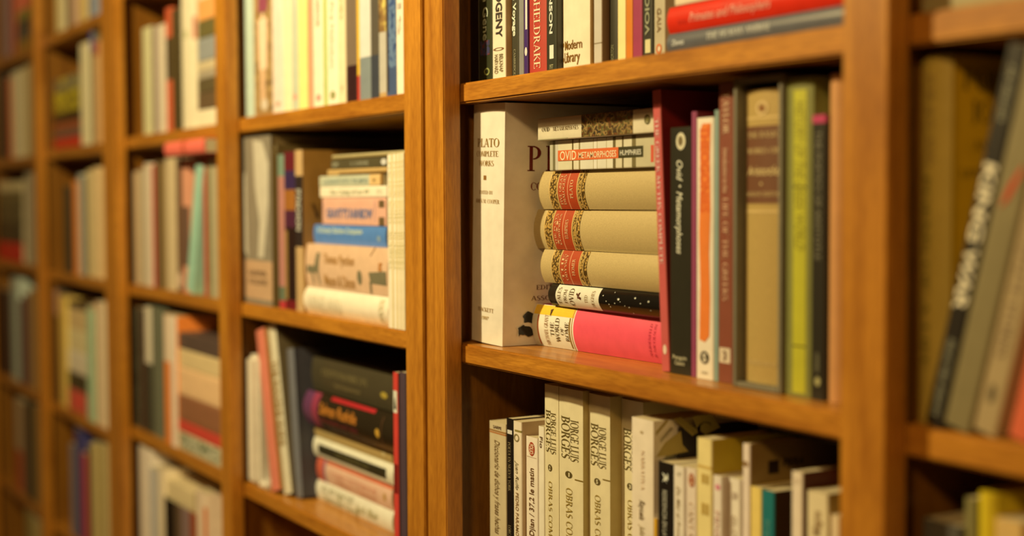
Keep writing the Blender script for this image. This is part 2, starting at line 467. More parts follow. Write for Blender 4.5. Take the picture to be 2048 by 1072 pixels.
# ---------------------------------------------------------------- the place
PB = .2785     # depth of the cases
def part(name, b, axis, parent, bev=.0012, tone=1.0, **p):
    bm = box_bm(*b, bev)
    return done(bm, name, wood(axis, tone), parent, **p)
PN = .018
def bookcase(xa, xb, dv, label, levels):
    """xa, xb: outer faces; dv: (left,right) of the middle stile; levels: [left bay shelf tops, right bay shelf tops]"""
    root = empty('bookcase', ((xa+xb)/2, 0, 0), label=label, category='bookcase', group='bookcases side by side along the wall')
    ox = (xa+xb)/2
    def pb(name, x0, x1, y0, y1, z0, z1, ax, **k): part(name, (x0-ox, x1-ox, y0, y1, z0, z1), ax, root, **k)
    TOPZ = 2.28; ST = .042
    pb('face_stile', xa, xa+ST, 0, .0195, 0, TOPZ, 2)
    pb('face_stile', xb-ST, xb, 0, .0195, 0, TOPZ, 2)
    pb('face_stile', dv[0], dv[1], 0, .0195, 0, TOPZ, 2)
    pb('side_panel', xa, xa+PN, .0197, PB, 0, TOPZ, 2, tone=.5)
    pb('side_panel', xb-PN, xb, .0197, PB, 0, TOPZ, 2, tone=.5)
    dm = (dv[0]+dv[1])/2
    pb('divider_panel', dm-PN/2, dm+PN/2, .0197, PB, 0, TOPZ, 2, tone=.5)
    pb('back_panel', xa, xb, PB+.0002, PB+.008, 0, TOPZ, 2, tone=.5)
    pb('top_rail', xa+ST+.0002, dv[0]-.0002, 0, .0195, TOPZ-.08, TOPZ, 0)
    pb('top_rail', dv[1]+.0002, xb-ST-.0002, 0, .0195, TOPZ-.08, TOPZ, 0)
    pb('top_board', xa-.0, xb, -.01, PB+.008, TOPZ+.0002, TOPZ+.022, 0)
    pb('plinth', xa+ST+.0002, dv[0]-.0002, 0, .0195, 0, .09, 0)
    pb('plinth', dv[1]+.0002, xb-ST-.0002, 0, .0195, 0, .09, 0)
    for (l, r_), lv in zip(((xa+PN+.0006, dm-PN/2-.0006), (dm+PN/2+.0006, xb-PN-.0006)), levels):
        for z in lv:
            pb('shelf', l, r_, YR, PB-.0005, ZC+z-.0203, ZC+z, 0, bev=.0018)
    return root
Z4 = [.645, .38, .118, -.148, -.411, -.68, -.95, -1.2]
Z5 = [.645, .38, .118, -.149, -.411, -.68, -.95, -1.2]
Z3 = [.645, .38, .1167, -.1455, -.4055, -.68, -.95, -1.2]
Z2 = [.645, .38, .113, -.148, -.405, -.68, -.95, -1.2]
Z1 = [.62, .352, .110, -.150, -.437, -.702, -.95, -1.2]
Z0 = [.62, .348, .103, -.146, -.436, -.705, -.95, -1.2]
bookcase(.0038, 1.2590, (.6172, .6594), 'honey wood bookcase right of the dark gap, holding the white Plato volume', [Z4, Z5])
bookcase(-1.2510, -.0036, (-.6605, -.6180), 'honey wood bookcase left of the dark gap, holding the pile with the blue book', [Z2, Z3])
bookcase(-2.505, -1.2550, (-1.8880, -1.8470), 'blurred wooden bookcase at the far left end of the row', [Z0, Z1])
# ground and wall the cases stand against
st = box_bm(-4, 3.2, -3.5, PB+.012, -.03, 0, 0)
def fl(nt, p):
    p.inputs['Base Color'].default_value = (.16, .075, .03, 1); p.inputs['Roughness'].default_value = .5
done(st, 'floor', newmat(('floor_boards',), fl), None, kind='structure')
def wl(nt, p):
    p.inputs['Base Color'].default_value = (.42, .33, .2, 1); p.inputs['Roughness'].default_value = .9
done(box_bm(-4, 3.2, PB+.012, PB+.1, 0, 2.7, 0), 'wall_back', newmat(('painted_plaster',), wl), None, kind='structure')

# ================================================================ BAY 4 (right of the double post)
P_DK = (30, 24, 16)
def shelf(name, z, pan=None, r=None):
    shelf_ctx(name, ZC+z+.0004, name)
    if pan is not None: cur['prev'] = pan
LOC.update({'the middle shelf of the focused bay': 'centre bay middle shelf', 'the top shelf of the focused bay': 'centre bay top shelf', 'the bottom shelf of the focused bay': 'centre bay bottom shelf',
 'the top shelf left of the double post': 'top shelf left of centre posts', 'the middle shelf left of the double post': 'middle shelf left of centre posts', 'the bottom shelf left of the double post': 'bottom shelf left of centre posts',
 'the top shelf of the blurred bay at middle left': 'third bay from left, top', 'the middle shelf of the blurred bay at middle left': 'third bay from left', 'the lower shelf of the blurred bay at middle left': 'third bay from left', 'the lowest shelf of the blurred bay at middle left': 'third bay from left',
 'the highest visible shelf of the second bay from the left': 'second bay from left', 'the second shelf of the second bay from the left': 'second bay from left', 'the third shelf of the second bay from the left': 'second bay', 'the fourth shelf of the second bay from the left': 'second bay', 'the fifth shelf of the second bay from the left': 'second bay from left'})
# ---- middle shelf
n = 'the middle shelf of the focused bay'
shelf(n, -.148)
# the big white Plato, leaning a hair to the left
DR = (120, 20, 16); GD = foil()
A = B_(940, 1001, 212.5, 'tall white hardcover, red and gold capitals PLATO on its spine, standing upright', (248, 228, 190), W=.165, r=16, kind='hard', xt=944.5, bulge=.0022, items=[
    ('t', 'PLATO', '>', 279, 296, .17, .87, (150, 108, 30), 'S'), ('t', 'COMPLETE', '>', 304, 315, .14, .84, (170, 126, 56), 'S'),
    ('t', 'WORKS', '>', 323, 334, .24, .72, (170, 126, 56), 'S'), ('r', None, '>', 353, 362, .40, .49, (150, 100, 40)),
    ('t', 'EDITED BY', '>', 383, 390, .26, .70, (170, 126, 56), 'S'), ('t', 'JOHN M. COOPER', '>', 400, 408, .14, .88, (170, 126, 56), 'S'),
    ('t', 'HACKETT', '>', 617, 625, .26, .76, (170, 126, 56), 'S'), ('t', '1997', '>', 634, 641, .36, .62, (190, 150, 80), 'I')])
for tx, pxr, c in (('P', (1048, 292, 1077, 342), DR), ('L', (1085, 292, 1106, 342), DR), ('COMPLETE', (1055, 365, 1145, 380), (150, 60, 40)),
                   ('EDITED BY', (1070, 570, 1145, 579), (120, 80, 50)), ('ASSOCIATE', (1060, 592, 1145, 601), (120, 80, 50))):
    face_item(A, text_polys(tx, 'S'), 'title_lettering', pxr, c)
cur['prev'] = A.X1+.001
# ---- the pile
pile_ctx(ZC-.148)
ROME = H_(1064, 1330, 606, 688, 'pink hardcover with torn yellow and cream jacket, THE WORLD OF ROME, lowest in its pile', (238, 84, 96), W=.16, r=54, kind='hard', bulge=.006, k=1.05, yaw=.028,
   cover=(190, 40, 90), bands=[(0., .34, (240, 225, 190))], items=[
    ('r', None, '>', 0.005, .335, .01, .23, (246, 190, 40)),
    ('r', 'jacket_frame', '>', .045, .055, .24, .96, (200, 90, 30)), ('r', 'jacket_frame', '>', .305, .315, .24, .96, (150, 110, 40)), ('r', 'jacket_frame', '>', .325, .33, .02, .99, (190, 130, 70)),
    ('t', 'MICHAEL GRANT', '^', .105, .135, .22, .95, (170, 120, 70), 'S'), ('t', 'THE', '^', .155, .185, .38, .72, (90, 66, 30), 'S'), ('t', 'WORLD', '^', .195, .228, .26, .84, (90, 66, 30), 'S'),
    ('t', 'OF', '^', .24, .265, .48, .66, (90, 66, 30), 'S'), ('t', 'ROME', '^', .275, .305, .34, .80, (90, 66, 30), 'S'),
    ('t', 'WEIDENFELD', '^', .895, .91, .14, .86, (190, 50, 70), 'S'), ('t', '& NICOLSON', '^', .925, .94, .14, .86, (190, 50, 70), 'S')])
# torn, curled scraps of the jacket at its head
def scrap(parent, name, pts, mat, th=.0008):
    rr_ = random.Random(len(pts)); q_ = []
    for i in range(len(pts)):     # ragged torn outline
        a_, b_ = Vector(pts[i]), Vector(pts[(i+1) % len(pts)])
        for t_ in (0, .33, .66): q_.append(a_.lerp(b_, t_)+(Vector((rr_.uniform(-.0011, .0011), rr_.uniform(-.0011, .0011), 0)) if name == 'torn_jacket_scrap' else Vector()))
    pts = q_
    bm = bmesh.new(); f_ = [bm.verts.new(p) for p in pts]; b_ = [bm.verts.new((p[0], p[1]+th, p[2]+th*.4)) for p in pts]
    bm.faces.new(f_); bm.faces.new(b_[::-1])
    for i in range(len(pts)): j = (i+1) % len(pts); bm.faces.new((f_[j], f_[i], b_[i], b_[j]))
    bmesh.ops.recalc_face_normals(bm, faces=bm.faces[:])
    return done(bm, name, mat, parent)
Hh = ROME.H
# local coords: x thickness (up), y depth, z towards the head (left)
scrap(ROME.cov, 'torn_jacket_scrap', [(.000, .001, Hh+.0003), (.003, -.009, Hh+.0006), (.009, -.010, Hh+.0004), (.014, -.006, Hh+.0003), (.010, .003, Hh+.0003)], paper((22, 18, 14), 1, .3), .0008)
scrap(ROME.cov, 'torn_jacket_scrap', [(-.007, .002, Hh+.0003), (-.001, -.004, Hh+.0005), (.000, -.011, Hh+.0006), (-.003, -.016, Hh+.0005), (-.009, -.0150, Hh+.0006), (-.010, -.009, Hh+.0005), (-.012, -.001, Hh+.0003)], paper((22, 18, 14), 1, .3), .0015)
scrap(ROME.cov, 'torn_jacket_scrap', [(-.011, -.0150, Hh+.0004), (-.003, -.0162, Hh+.0006), (-.002, -.0172, Hh+.0005), (-.011, -.0165, Hh+.0005)], paper((235, 225, 200), 1, .5), .0006)
scrap(ROME.cov, 'torn_jacket_tear', [(ROME.T/2-.004, ROME.sy(ROME.T/2-.004)-.0008, Hh*.86), (ROME.T/2-.0105, ROME.sy(ROME.T/2-.0105)-.0012, Hh*.852), (ROME.T/2-.003, ROME.sy(ROME.T/2-.003)-.0008, Hh*.842)], paper((80, 50, 20), 1, .5), .0003)
OT = H_(1096, 1324, 555, 600, 'slim black hardcover with cream label, TALES FROM OVID, second from the bottom of its pile', (24, 20, 14), W=.145, r=50, kind='hard', bulge=.006, rough=.16, items=[
    ('r', None, '>', 1111, 1197, .03, .985, (236, 222, 185)),
    ('t', 'TALES', '^', 1115, 1121, .12, .88, (120, 90, 50), 'S'), ('t', 'FROM', '^', 1127, 1133, .2, .8, (120, 90, 50), 'S'), ('t', 'OVID', '^', 1138, 1147, .12, .88, (90, 66, 30), 'S'),
    ('poly', [[(.1, .1), (.35, .3), (.3, .6), (.5, .45)], [(.45, .35), (.9, .2), (.95, .45), (.6, .55)], [(.3, .55), (.55, .5), (.75, .95), (.5, .9)], [(.1, .7), (.3, .6), (.4, .75), (.15, .9)]], '>', 1151, 1163, .25, .68, (90, 40, 20)),
    ('t', 'TED', '^', 1169, 1175, .35, .7, (170, 130, 80), 'S'), ('t', 'HUGHES', '^', 1182, 1188, .15, .85, (170, 130, 80), 'S')]
    + [('e', None, '>', a, a+w_, b, b+w_*.022, (225, 215, 180)) for a, b, w_ in ((1235, .35, 4), (1212, .5, 2), (1217, .62, 2), (1229, .55, 2), (1249, .62, 1.6), (1257, .66, 2), (1260, .9, 1.8), (1268, .25, 3), (1281, .45, 2), (1296, .33, 3), (1225, .12, 1.5), (1205, .28, 2), (1300, .7, 1.6), (1219, .72, 2), (1241, .47, 1.4))])
TAN = (206, 174, 108); RED = (186, 66, 26)
def volume(xl, xr, yt, yb, who, words, label, r, base=(206, 174, 108)):
    L = xr-xl
    return H_(xl, xr, yt, yb, label, base, W=.15, r=r, kind='cloth', bulge=.0052, k=.95, cover=(180, 150, 88), items=[
        ('g', 'gilt_line', '>', xl+21, xl+22.3, 0, 1, GD), ('g', 'gilt_band', '>', xl+23, xl+36, 0, 1, gold()), ('g', 'gilt_line', '>', xl+36.5, xl+37.8, 0, 1, GD),
        ('r', 'spine_label', '>', xl+39, xl+76, 0, 1, RED), ('g', 'gilt_line', '>', xl+57.5, xl+59, 0, 1, (226, 150, 100)), ('g', 'gilt_line', '>', xl+76, xl+77.5, 0, 1, GD),
        ('g', 'gilt_band', '>', xl+79, xl+84, 0, 1, gold()), ('g', 'gilt_line', '>', xl+84.5, xl+85.5, 0, 1, GD), ('g', 'gilt_band', '>', xl+86.5, xl+92.5, 0, 1, gold()),
        ] + [('t', t_, '^', xl+42+i*(13./len(words)), xl+42+i*(13./len(words))+9./len(words), .1, .88, (240, 190, 130), 'S') for i, t_ in enumerate(words)]
        + [('t', who, '^', xl+63, xl+69, .24, .72, (240, 190, 130), 'S')])
volume(1081, 1330, 488, 554, 'HOMER', ['THE', 'ODYSSEY'], 'tan cloth volume with red label, lowest of three alike in the pile', 50)
volume(1067, 1326, 411, 489, 'EURIPIDES', ['THE PLAYS', 'OF', 'EURIPIDES'], 'tan cloth volume with red label, middle one of three, sticking out furthest left', 53)
volume(1077, 1324, 334, 409, 'PLATO', ['FIVE GREAT', 'DIALOGUES'], 'tan cloth volume with red label FIVE GREAT DIALOGUES PLATO, uppermost of three alike', 51)
pal = (216, 204, 168)
strips = []
for a, b, c in ((.0, .03, (190, 178, 140)), (.03, .055, (120, 108, 70)), (.055, .085, (205, 192, 160)), (.085, .22, (222, 206, 160)), (.22, .235, (110, 90, 44)), (.235, .285, (226, 210, 168)), (.285, .30, (150, 130, 80)), (.30, .42, (226, 212, 176)), (.42, .425, (170, 150, 100)), (.425, .455, (232, 218, 186)), (.455, .46, (170, 150, 100)),
                (.46, .54, (226, 212, 176)), (.54, .545, (170, 150, 100)), (.545, .60, (228, 214, 176)), (.60, .625, (110, 92, 50)), (.625, .68, (220, 202, 156)), (.68, .695, (110, 92, 50)), (.695, .765, (220, 204, 160)), (.765, .80, (120, 104, 60)), (.80, 1., (200, 184, 138))):
    strips.append(('p', 'spine_picture', '>', a, b, 0.01, .99, c))
strips = [s_[:3]+(s_[3], s_[4])+s_[5:] for s_ in strips]
H_(1100, 1322, 272, 332, 'paperback with orange band OVID METAMORPHOSES HUMPHRIES over a pattern of page edges', (216, 200, 160), W=.135, r=50, items=strips+[
    ('r', None, '>', 1117, 1238, .34, .685, (226, 104, 48)), ('r', None, '>', 1238, 1288, .34, .685, (62, 56, 26)), ('r', None, '>', 1303, 1309, .34, .85, (216, 90, 60)),
    ('t', 'OVID', '>', 1121, 1154, .37, .66, (246, 214, 160), 'B'), ('t', 'METAMORPHOSES', '>', 1158, 1234, .43, .63, (246, 214, 160), 'B'), ('t', 'HUMPHRIES', '>', 1241, 1284, .44, .60, (226, 214, 180), 'B')])
H_(1076, 1320, 226, 270, 'thick cream paperback topping the pile, black serif OVID METAMORPHOSES and a painted detail', (226, 206, 160), W=.13, r=43, items=[
    ('p', 'spine_picture', '>', 1163, 1266, .0, .97, picture([(60, 46, 20), (110, 60, 24), (96, 90, 44), (170, 130, 70), (60, 50, 30), (140, 84, 40)], .9, 110)),
    ('t', 'OVID', '>', 1084, 1100, .42, .60, (90, 70, 40), 'S'), ('t', 'METAMORPHOSES', '>', 1106, 1157, .42, .60, (120, 90, 50), 'S'),
    ('o', None, '>', 1289, 1301, .25, .65, (110, 100, 50)), ('e', None, '>', 1292, 1298, .35, .55, (130, 118, 60)), ('r', 'edge_line', '>', 0, .27, .93, .99, (190, 176, 130))])
# ---- the upright row to the right of the pile
pb_ = dict()
A = B_(1323.5, 1339, 182, 'thin tall rose red paperback leaning slightly on the pile, white title down the spine', (206, 92, 82), W=.16, r=32, xt=1304, cover=(120, 22, 16), items=[
    ('t', 'THE GREEK MYTHS COMPLETE', 'v', .10, .62, .30, .72, (244, 205, 180), 'S'), ('e', None, '>', .905, .94, .3, .75, (240, 205, 170))])
cur['prev'] = A.X1+.0003
B_(1340, 1382, 254, 'black paperback with white italic Ovid Metamorphoses and a round portrait on the spine', (46, 42, 28), W=.13, r=31, rough=.35, items=[
    ('e', None, '>', 265, 300, .30, .74, (222, 206, 160)), ('e', None, '>', 272, 292, .40, .62, (120, 100, 60)), ('t', 'Ovid', 'v', 318, 362, .34, .62, (228, 216, 176), 'I'), ('e', None, '>', 370, 375, .44, .54, (228, 216, 176)), ('t', 'Metamorphoses', 'v', 382, 508, .34, .62, (228, 216, 176), 'I'),
    ('t', 'Penguin', '>', 711, 719, .15, .82, (200, 186, 140), 'B'), ('t', 'Classics', '>', 722, 730, .25, .72, (200, 186, 140), 'B')])
B_(1382, 1393, 223, 'very thin purple paperback between the black Metamorphoses and the orange lettered book', (150, 66, 90), W=.15, cover=(110, 24, 30))
B_(1393, 1427, 235, 'cream paperback with ragged orange painted stripe, THE GREEK MYTHS style lettering, round black emblem', (248, 226, 186), W=.13, r=28, items=[
    ('poly', [[(.08, .0), (.5, -.01), (.86, .02), (.92, .2), (.84, .4), (.94, .6), (.88, .85), (.95, 1.), (.3, 1.), (.1, .97), (.12, .7), (.04, .5), (.14, .25)]], '>', 247, 680, .14, .88, (240, 128, 50)),
    ('t', 'THEOGONIES', 'v', 252, 425, .24, .76, (226, 96, 34), 'H'), ('e', None, '>', 702, 728, .24, .76, (60, 50, 30)), ('t', 'S', '>', 707, 723, .38, .62, (240, 220, 180), 'H'), ('t', '1987', '>', 743, 748, .3, .7, (150, 130, 90), 'B')])
B_(1428, 1437, 220, 'very thin pale teal book right of the orange lettered paperback', (142, 160, 138), W=.13)
B_(1437, 1466, 166, 'tall brown red paperback, cream LIFE OF THE GREEKS lettering, square emblem near its foot', (140, 74, 50), W=.15, items=[
    ('t', 'TAYLOR', 'v', 185, 268, .30, .72, (232, 190, 140), 'S'), ('t', 'Introduction to the', 'v', 296, 385, .34, .66, (226, 176, 130), 'B'), ('t', 'LIFE OF THE GREEKS', 'v', 395, 602, .32, .68, (226, 176, 130), 'S'), ('r', None, '>', 696, 726, .1, .84, (232, 206, 164)), ('t', '3', '>', 702, 720, .34, .6, (120, 80, 50), 'H')])
# slipcase with its book
def slipcase():
    Y = YR+.021; row = 460; z = cur['z']
    X0 = max(at(1466, row, Y).x, cur['prev']+.0005); X1 = at(1563, row, Y).x
    H = at(1515, 152, Y).z-z; T = X1-X0; th = .0042; D = .16
    root = empty('book_slipcase', ((X0+X1)/2, Y, z), label='grey card slipcase, open at the front, around the tan Aristotle volume', category='slipcase')
    g = paper((128, 116, 86), 1, .6)
    for nm, b in (('side_board', (-T/2, -T/2+th, 0, D, 0, H)), ('side_board', (T/2-th, T/2, 0, D, 0, H)), ('bottom_board', (-T/2+th, T/2-th, 0, D, 0, th)), ('top_board', (-T/2+th, T/2-th, 0, D, H-th, H)), ('back_board', (-T/2+th, T/2-th, D-th, D-.0002, th, H-th))):
        done(box_bm(*b, .0006), nm, g, root)
    save = cur['z']
    B = make_book('hardcover_book', T-2*th-.002, H-2*th-.006, .148, (196, 158, 84), 'cloth', label='tan cloth hardcover with brown title panel, THE BASIC WORKS OF ARISTOTLE, inside the grey slipcase', group='books on '+cur['name'],
                  bands=None, bulge=.004, k=.95)
    B.root.location = ((X0+X1)/2, Y+.0045, z+th+.0003)
    T2, H2 = B.T, B.H
    def amap(q): return q if q <= 1.5 else 1-(at(1515, q, Y+.005).z-(z+th))/H2
    def tosh(a, b, a0, a1, f0, f1, dr): return ((f0+a*(f1-f0))-.5)*T2, (1-(a1-b*(a1-a0)))*H2
    spine_items(B, [('r', None, '>', 253, 408, .03, .97, (120, 74, 44)), ('g', 'gilt_line', '>', 234, 239, 0.02, .98, (226, 186, 110)), ('g', 'gilt_line', '>', 421, 426, .02, .98, (226, 186, 110)),
        ('o', None, '>', 203, 232, .36, .66, (230, 190, 120)), ('e', None, '>', 212, 224, .44, .58, (150, 90, 40)),
        ('t', 'THE BASIC', '>', 265, 276, .1, .9, (226, 190, 120), 'S'), ('t', 'WORKS OF', '>', 297, 308, .1, .9, (226, 190, 120), 'S'), ('t', 'Aristotle', '>', 333, 351, .1, .9, (232, 196, 124), 'I'), ('e', None, '>', 366, 371, .47, .53, (226, 190, 120)),
        ('t', 'MCKEON EDITOR', '>', 385, 393, .08, .92, (226, 190, 120), 'S'), ('t', 'RANDOM HOUSE', '>', 722, 730, .14, .86, (226, 190, 120), 'S')], tosh, amap)
    cur['prev'] = X1
slipcase()
B_(1568, 1622, 155, 'olive hardcover with bright lime stripe down its spine, right of the slipcase', (134, 128, 62), W=.15, kind='hard', bulge=.002, items=[
    ('r', 'spine_stripe', '>', 180, 786, .34, .80, (196, 184, 46)), ('t', 'HISTORY OF THE GREEK WORLD', 'v', 200, 500, .42, .74, (160, 146, 40), 'I'), ('r', 'spine_stripe', '>', 372, 376, .34, .8, (120, 110, 30)), ('r', 'spine_stripe', '>', 690, 694, .34, .8, (120, 110, 30))])
B_(1622, 1650, 230, 'black book capped by a bright pink top, grey title, between lime and tan books', (44, 38, 26), W=.13, rough=.4, bands=[(0., .028, (196, 60, 96))], items=[
    ('t', 'THE POETICS OF ARISTOTLE', 'v', 262, 520, .34, .72, (130, 120, 90), 'B'), ('t', 'VERSO', '^', 706, 745, .4, .62, (150, 140, 100), 'B'), ('e', None, '>', 754, 772, .36, .7, (190, 176, 110))])
B_(1651, 1683, 148, 'peach tan book standing against the divider post at the end of the row', (214, 148, 84), W=.15, kind='hard', bulge=.004)

# ---- top shelf
n = 'the top shelf of the focused bay'
shelf(n, .118, .0226)
TH = .215
def T4(x0, x1, label, col, h=None, **kw): return B_(x0, x1, 60, label, col, h=h or TH, **kw)
T4(940, 957.5, 'almost black book against the left panel, first of the upper row', (26, 14, 12), rough=.4)
T4(958, 985, 'dark green paperback with pale word Gene down the spine', (48, 50, 24), items=[('t', 'The Selfish Gene', 'v', .30, .80, .34, .70, (190, 190, 150), 'B'), ('p', 'spine_picture', '>', .80, .87, .1, .8, picture([(50, 50, 30), (60, 60, 90), (110, 50, 30)], 1, 200)), ('o', None, '>', .93, .965, .4, .8, (150, 150, 80))])
T4(985, 1011, 'cream book lettered GENY and BELKNAP HARVARD on its spine', (244, 222, 178), items=[('t', 'ONTOGENY', 'v', .45, .80, .30, .76, (60, 50, 40), 'H'), ('o', 'x', '>', .845, .86, .08, .9, (130, 90, 50)), ('t', 'BELKNAP', 'v', .875, .96, .55, .82, (130, 110, 70), 'B'), ('t', 'HARVARD', 'v', .875, .965, .18, .45, (130, 110, 70), 'B')], cover=(200, 160, 100))
T4(1023, 1037, 'dark olive paperback with white title, CAMBRIDGE at its foot', (62, 58, 40), items=[('t', 'The Infinite Voyage', 'v', .4, .80, .3, .72, (235, 230, 205), 'H'), ('t', 'CAMBRIDGE', 'v', .86, .98, .35, .65, (160, 150, 110), 'S')])
T4(1037.5, 1047, 'thin silver grey book beside the olive Cambridge book', (140, 134, 120))
T4(1047.5, 1055.5, 'thin deep purple book with white marks beside the red SHELDRAKE book', (66, 36, 96), items=[('r', None, '>', .2, .78, .45, .9, (226, 214, 190)), ('e', None, '>', .86, .90, .3, .9, (226, 214, 190))])
T4(1056, 1090, 'brick red hardcover lettered RUPERT SHELDRAKE', (188, 64, 48), kind='hard', bulge=.002, items=[('t', 'RUPERT SHELDRAKE', 'v', .40, .965, .36, .72, (246, 206, 160), 'S')])
T4(1093, 1113, 'black green paperback lettered STEVEN JOHNSON with a small white square', (50, 50, 34), items=[('t', 'STEVEN JOHNSON', 'v', .30, .82, .34, .64, (226, 220, 190), 'H'), ('r', None, '>', .87, .93, .32, .72, (236, 226, 196)), ('t', '1977', '>', .955, .975, .3, .7, (170, 160, 110), 'B')], cover=(70, 66, 50))
T4(1119, 1173, 'wide cream hardcover marked Modern Library near its foot', (246, 222, 176), kind='hard', bulge=.004, items=[('t', 'Modern', '>', .86, .90, .14, .80, (130, 86, 20), 'B'), ('t', 'Library', '>', .91, .955, .12, .74, (130, 86, 20), 'B'), ('e', None, '>', .865, .885, .02, .09, (130, 86, 20)), ('e', None, '>', .93, .95, .02, .09, (130, 86, 20))], cover=(206, 164, 92))
T4(1187, 1203, 'light grey paperback right of the Modern Library volume', (200, 186, 160), cover=(120, 90, 60), items=[('r', None, '>', .885, .89, 0, 1, (150, 130, 100))])
T4(1217, 1234, 'dark green black hardcover right of the light grey paperback', (50, 46, 30), kind='hard', bulge=.001, items=[('t', 'NORTON', '^', .90, .97, .3, .65, (120, 116, 80), 'B')], cover=(40, 22, 16))
T4(1235, 1251, 'pale butter yellow paperback beside a thick orange one', (248, 218, 140))
T4(1252, 1265, 'plain orange paperback between butter yellow and magenta spines', (212, 120, 30))
T4(1265.5, 1284, 'magenta paperback beside the black VOICES book', (160, 62, 84), rough=.35)
T4(1285, 1305, 'black paperback lettered VOICES with cream patch', (50, 46, 34), items=[('t', 'VOICES', '^', .66, .88, .3, .72, (150, 146, 110), 'H'), ('r', None, '>', .90, .955, .28, .8, (214, 200, 140))])
A = T4(1308, 1330, 'beige grey paperback with orange oval emblem, left of the lying red book', (188, 170, 130), items=[('t', 'GAIA', 'v', .78, .88, .3, .65, (130, 100, 60), 'B'), ('o', None, '>', .925, .965, .22, .72, (214, 110, 50)), ('e', None, '>', .935, .955, .36, .6, (230, 200, 160))])
pile_ctx(ZC+.118)
H_(1333, 1692, 58, 98, 'slate blue grey hardcover THE HUMAN ANIMAL lying flat under the bright red book', (98, 96, 92), W=.16, r=14, kind='hard', bulge=.003, rough=.3, items=[
    ('t', 'Dawes', '>', .035, .115, .34, .62, (220, 214, 196), 'I'), ('t', 'THE HUMAN ANIMAL', '>', .25, .62, .24, .58, (214, 206, 180), 'S')])
H_(1334, 1690, 4, 56, 'bright red hardcover lying flat on the slate grey one', (226, 50, 26), W=.155, r=14, kind='hard', bulge=.003, rough=.25, items=[
    ('t', 'Primates and Philosophers', '>', .14, .62, .35, .68, (246, 160, 130), 'I'), ('t', 'DE WAAL', '>', .07, .13, .55, .72, (190, 40, 26), 'S')])
H_(1350, 1680, -44, 0, 'cream book lying on top of the bright red hardcover, cut by the frame', (236, 206, 160), W=.14, r=16)

# ---- bottom shelf
n = 'the bottom shelf of the focused bay'
shelf(n, -.411, .0226)
BT = (90, 60, 34)
B_(979, 1012, 845, 'cream grey paperback Diccionario de dichos y frases hechas, first of the lower row', (216, 192, 142), r=19, items=[
    ('r', None, '>', 861, 864, 0, 1, (160, 110, 50)), ('t', 'SARPE', '>', 852, 858, .25, .75, (80, 50, 30), 'B'), ('r', None, '>', 865, 868, 0, 1, (190, 120, 60)), ('t', 'Diccionario de dichos y frases hechas', 'v', 880, 1068, .34, .64, (130, 100, 56), 'I')])
B_(1013, 1026, 837, 'thin black paperback POETA EN NUEVA YORK', (24, 18, 14), items=[('t', 'POETA EN NUEVA YORK', 'v', 884, 982, .3, .7, (150, 130, 90), 'S'), ('t', 'LORCA', 'v', 1050, 1075, .3, .7, (150, 130, 90), 'S'), ('r', None, '>', 860, 868, .2, .9, (226, 214, 190))])
B_(1027, 1043, 843, 'white paperback Juan Rulfo PEDRO PARAMO with round seal', (246, 222, 180), items=[('r', None, '>', 860, 864, .2, 1, (150, 130, 60)), ('o', None, '>', 868, 884, .1, .75, (150, 130, 80)), ('t', 'Juan Rulfo', 'v', 924, 980, .3, .65, (120, 100, 60), 'I'), ('t', 'PEDRO PARAMO', 'v', 985, 1072, .3, .65, (150, 110, 60), 'B')], cover=(206, 166, 112))
B_(1052, 1075, 874, 'white paperback Djian 37,2 le matin with red round badge', (250, 228, 190), items=[('e', None, '>', 884, 912, .26, .78, (176, 66, 34)), ('t', 'FOLIO', 'v', 888, 908, .36, .68, (244, 206, 160), 'H'), ('r', None, '>', 914, 915, .1, .92, (190, 150, 110)), ('t', 'Djian / 37,2 le matin', '^', 936, 1072, .30, .70, (110, 70, 30), 'B')], cover=(214, 174, 130))
B_(1077, 1088, 853, 'thin white paperback lettered Fio at its head, left of the big cream set', (250, 232, 196), items=[('t', 'Fio', 'v', 872, 896, .3, .8, (110, 80, 50), 'B')])
JB = (104, 84, 34)
def borges(x0, x1, yt, num, label, txt=(0, 0), cover=(190, 158, 84), **kw):
    dy = txt[0]
    return B_(x0, x1, yt, label, (240, 218, 162), W=.15, kind='paper', bulge=.0012, cover=cover, items=[
        ('t', 'JORGE LUIS', 'v', 824+dy, 908+dy, .53, .84, JB, 'S'), ('t', 'BORGES', 'v', 820+dy, 906+dy, .13, .50, JB, 'S'),
        ('e', None, '>', 929+dy, 943+dy, .30, .60, (96, 78, 34)), ('t', num, '>', 932+dy, 940+dy, .40, .50, (235, 215, 160), 'H'), ('t', 'OBRAS COMPLETAS', 'v', 962+dy, 1140+dy, .34, .60, (160, 128, 50), 'S')]+([('r', 'spine_crease', '>', 955, 957.5, .70, 1, (130, 100, 20))] if num in '15' else []), **kw)
borges(1088, 1115.5, 770, '2', 'tall cream volume JORGE LUIS BORGES numbered 2, first of the four', (0, 0))
borges(1116.5, 1164, 778, '1', 'tall cream volume JORGE LUIS BORGES numbered 1, widest spine, second of the four', (14, 0))
borges(1176, 1218, 790, '5', 'tall cream volume JORGE LUIS BORGES numbered 5, third of the four', (28, 0))
borges(1241.5, 1284, 801, '3', 'tall cream volume JORGE LUIS BORGES numbered 3, last, partly behind the Rayuela paperback', (38, 0))
cur['prev'] = None
A = B_(1263, 1307, 838, 'white paperback lettered Rayuela in brown italic, in front of the pattern covered book', (250, 226, 186), r=9, items=[
    ('e', None, '>', 862, 868, .4, .55, (190, 160, 110)), ('t', 'NARRATIVA', 'v', 900, 980, .46, .60, (214, 170, 120), 'S'), ('t', 'Rayuela', 'v', 1000, 1040, .38, .62, (100, 70, 20), 'I'), ('t', 'Julio Cortazar', 'v', 1052, 1120, .4, .62, (160, 130, 70), 'I')])
xR = A.X1; cur['prev'] = xR
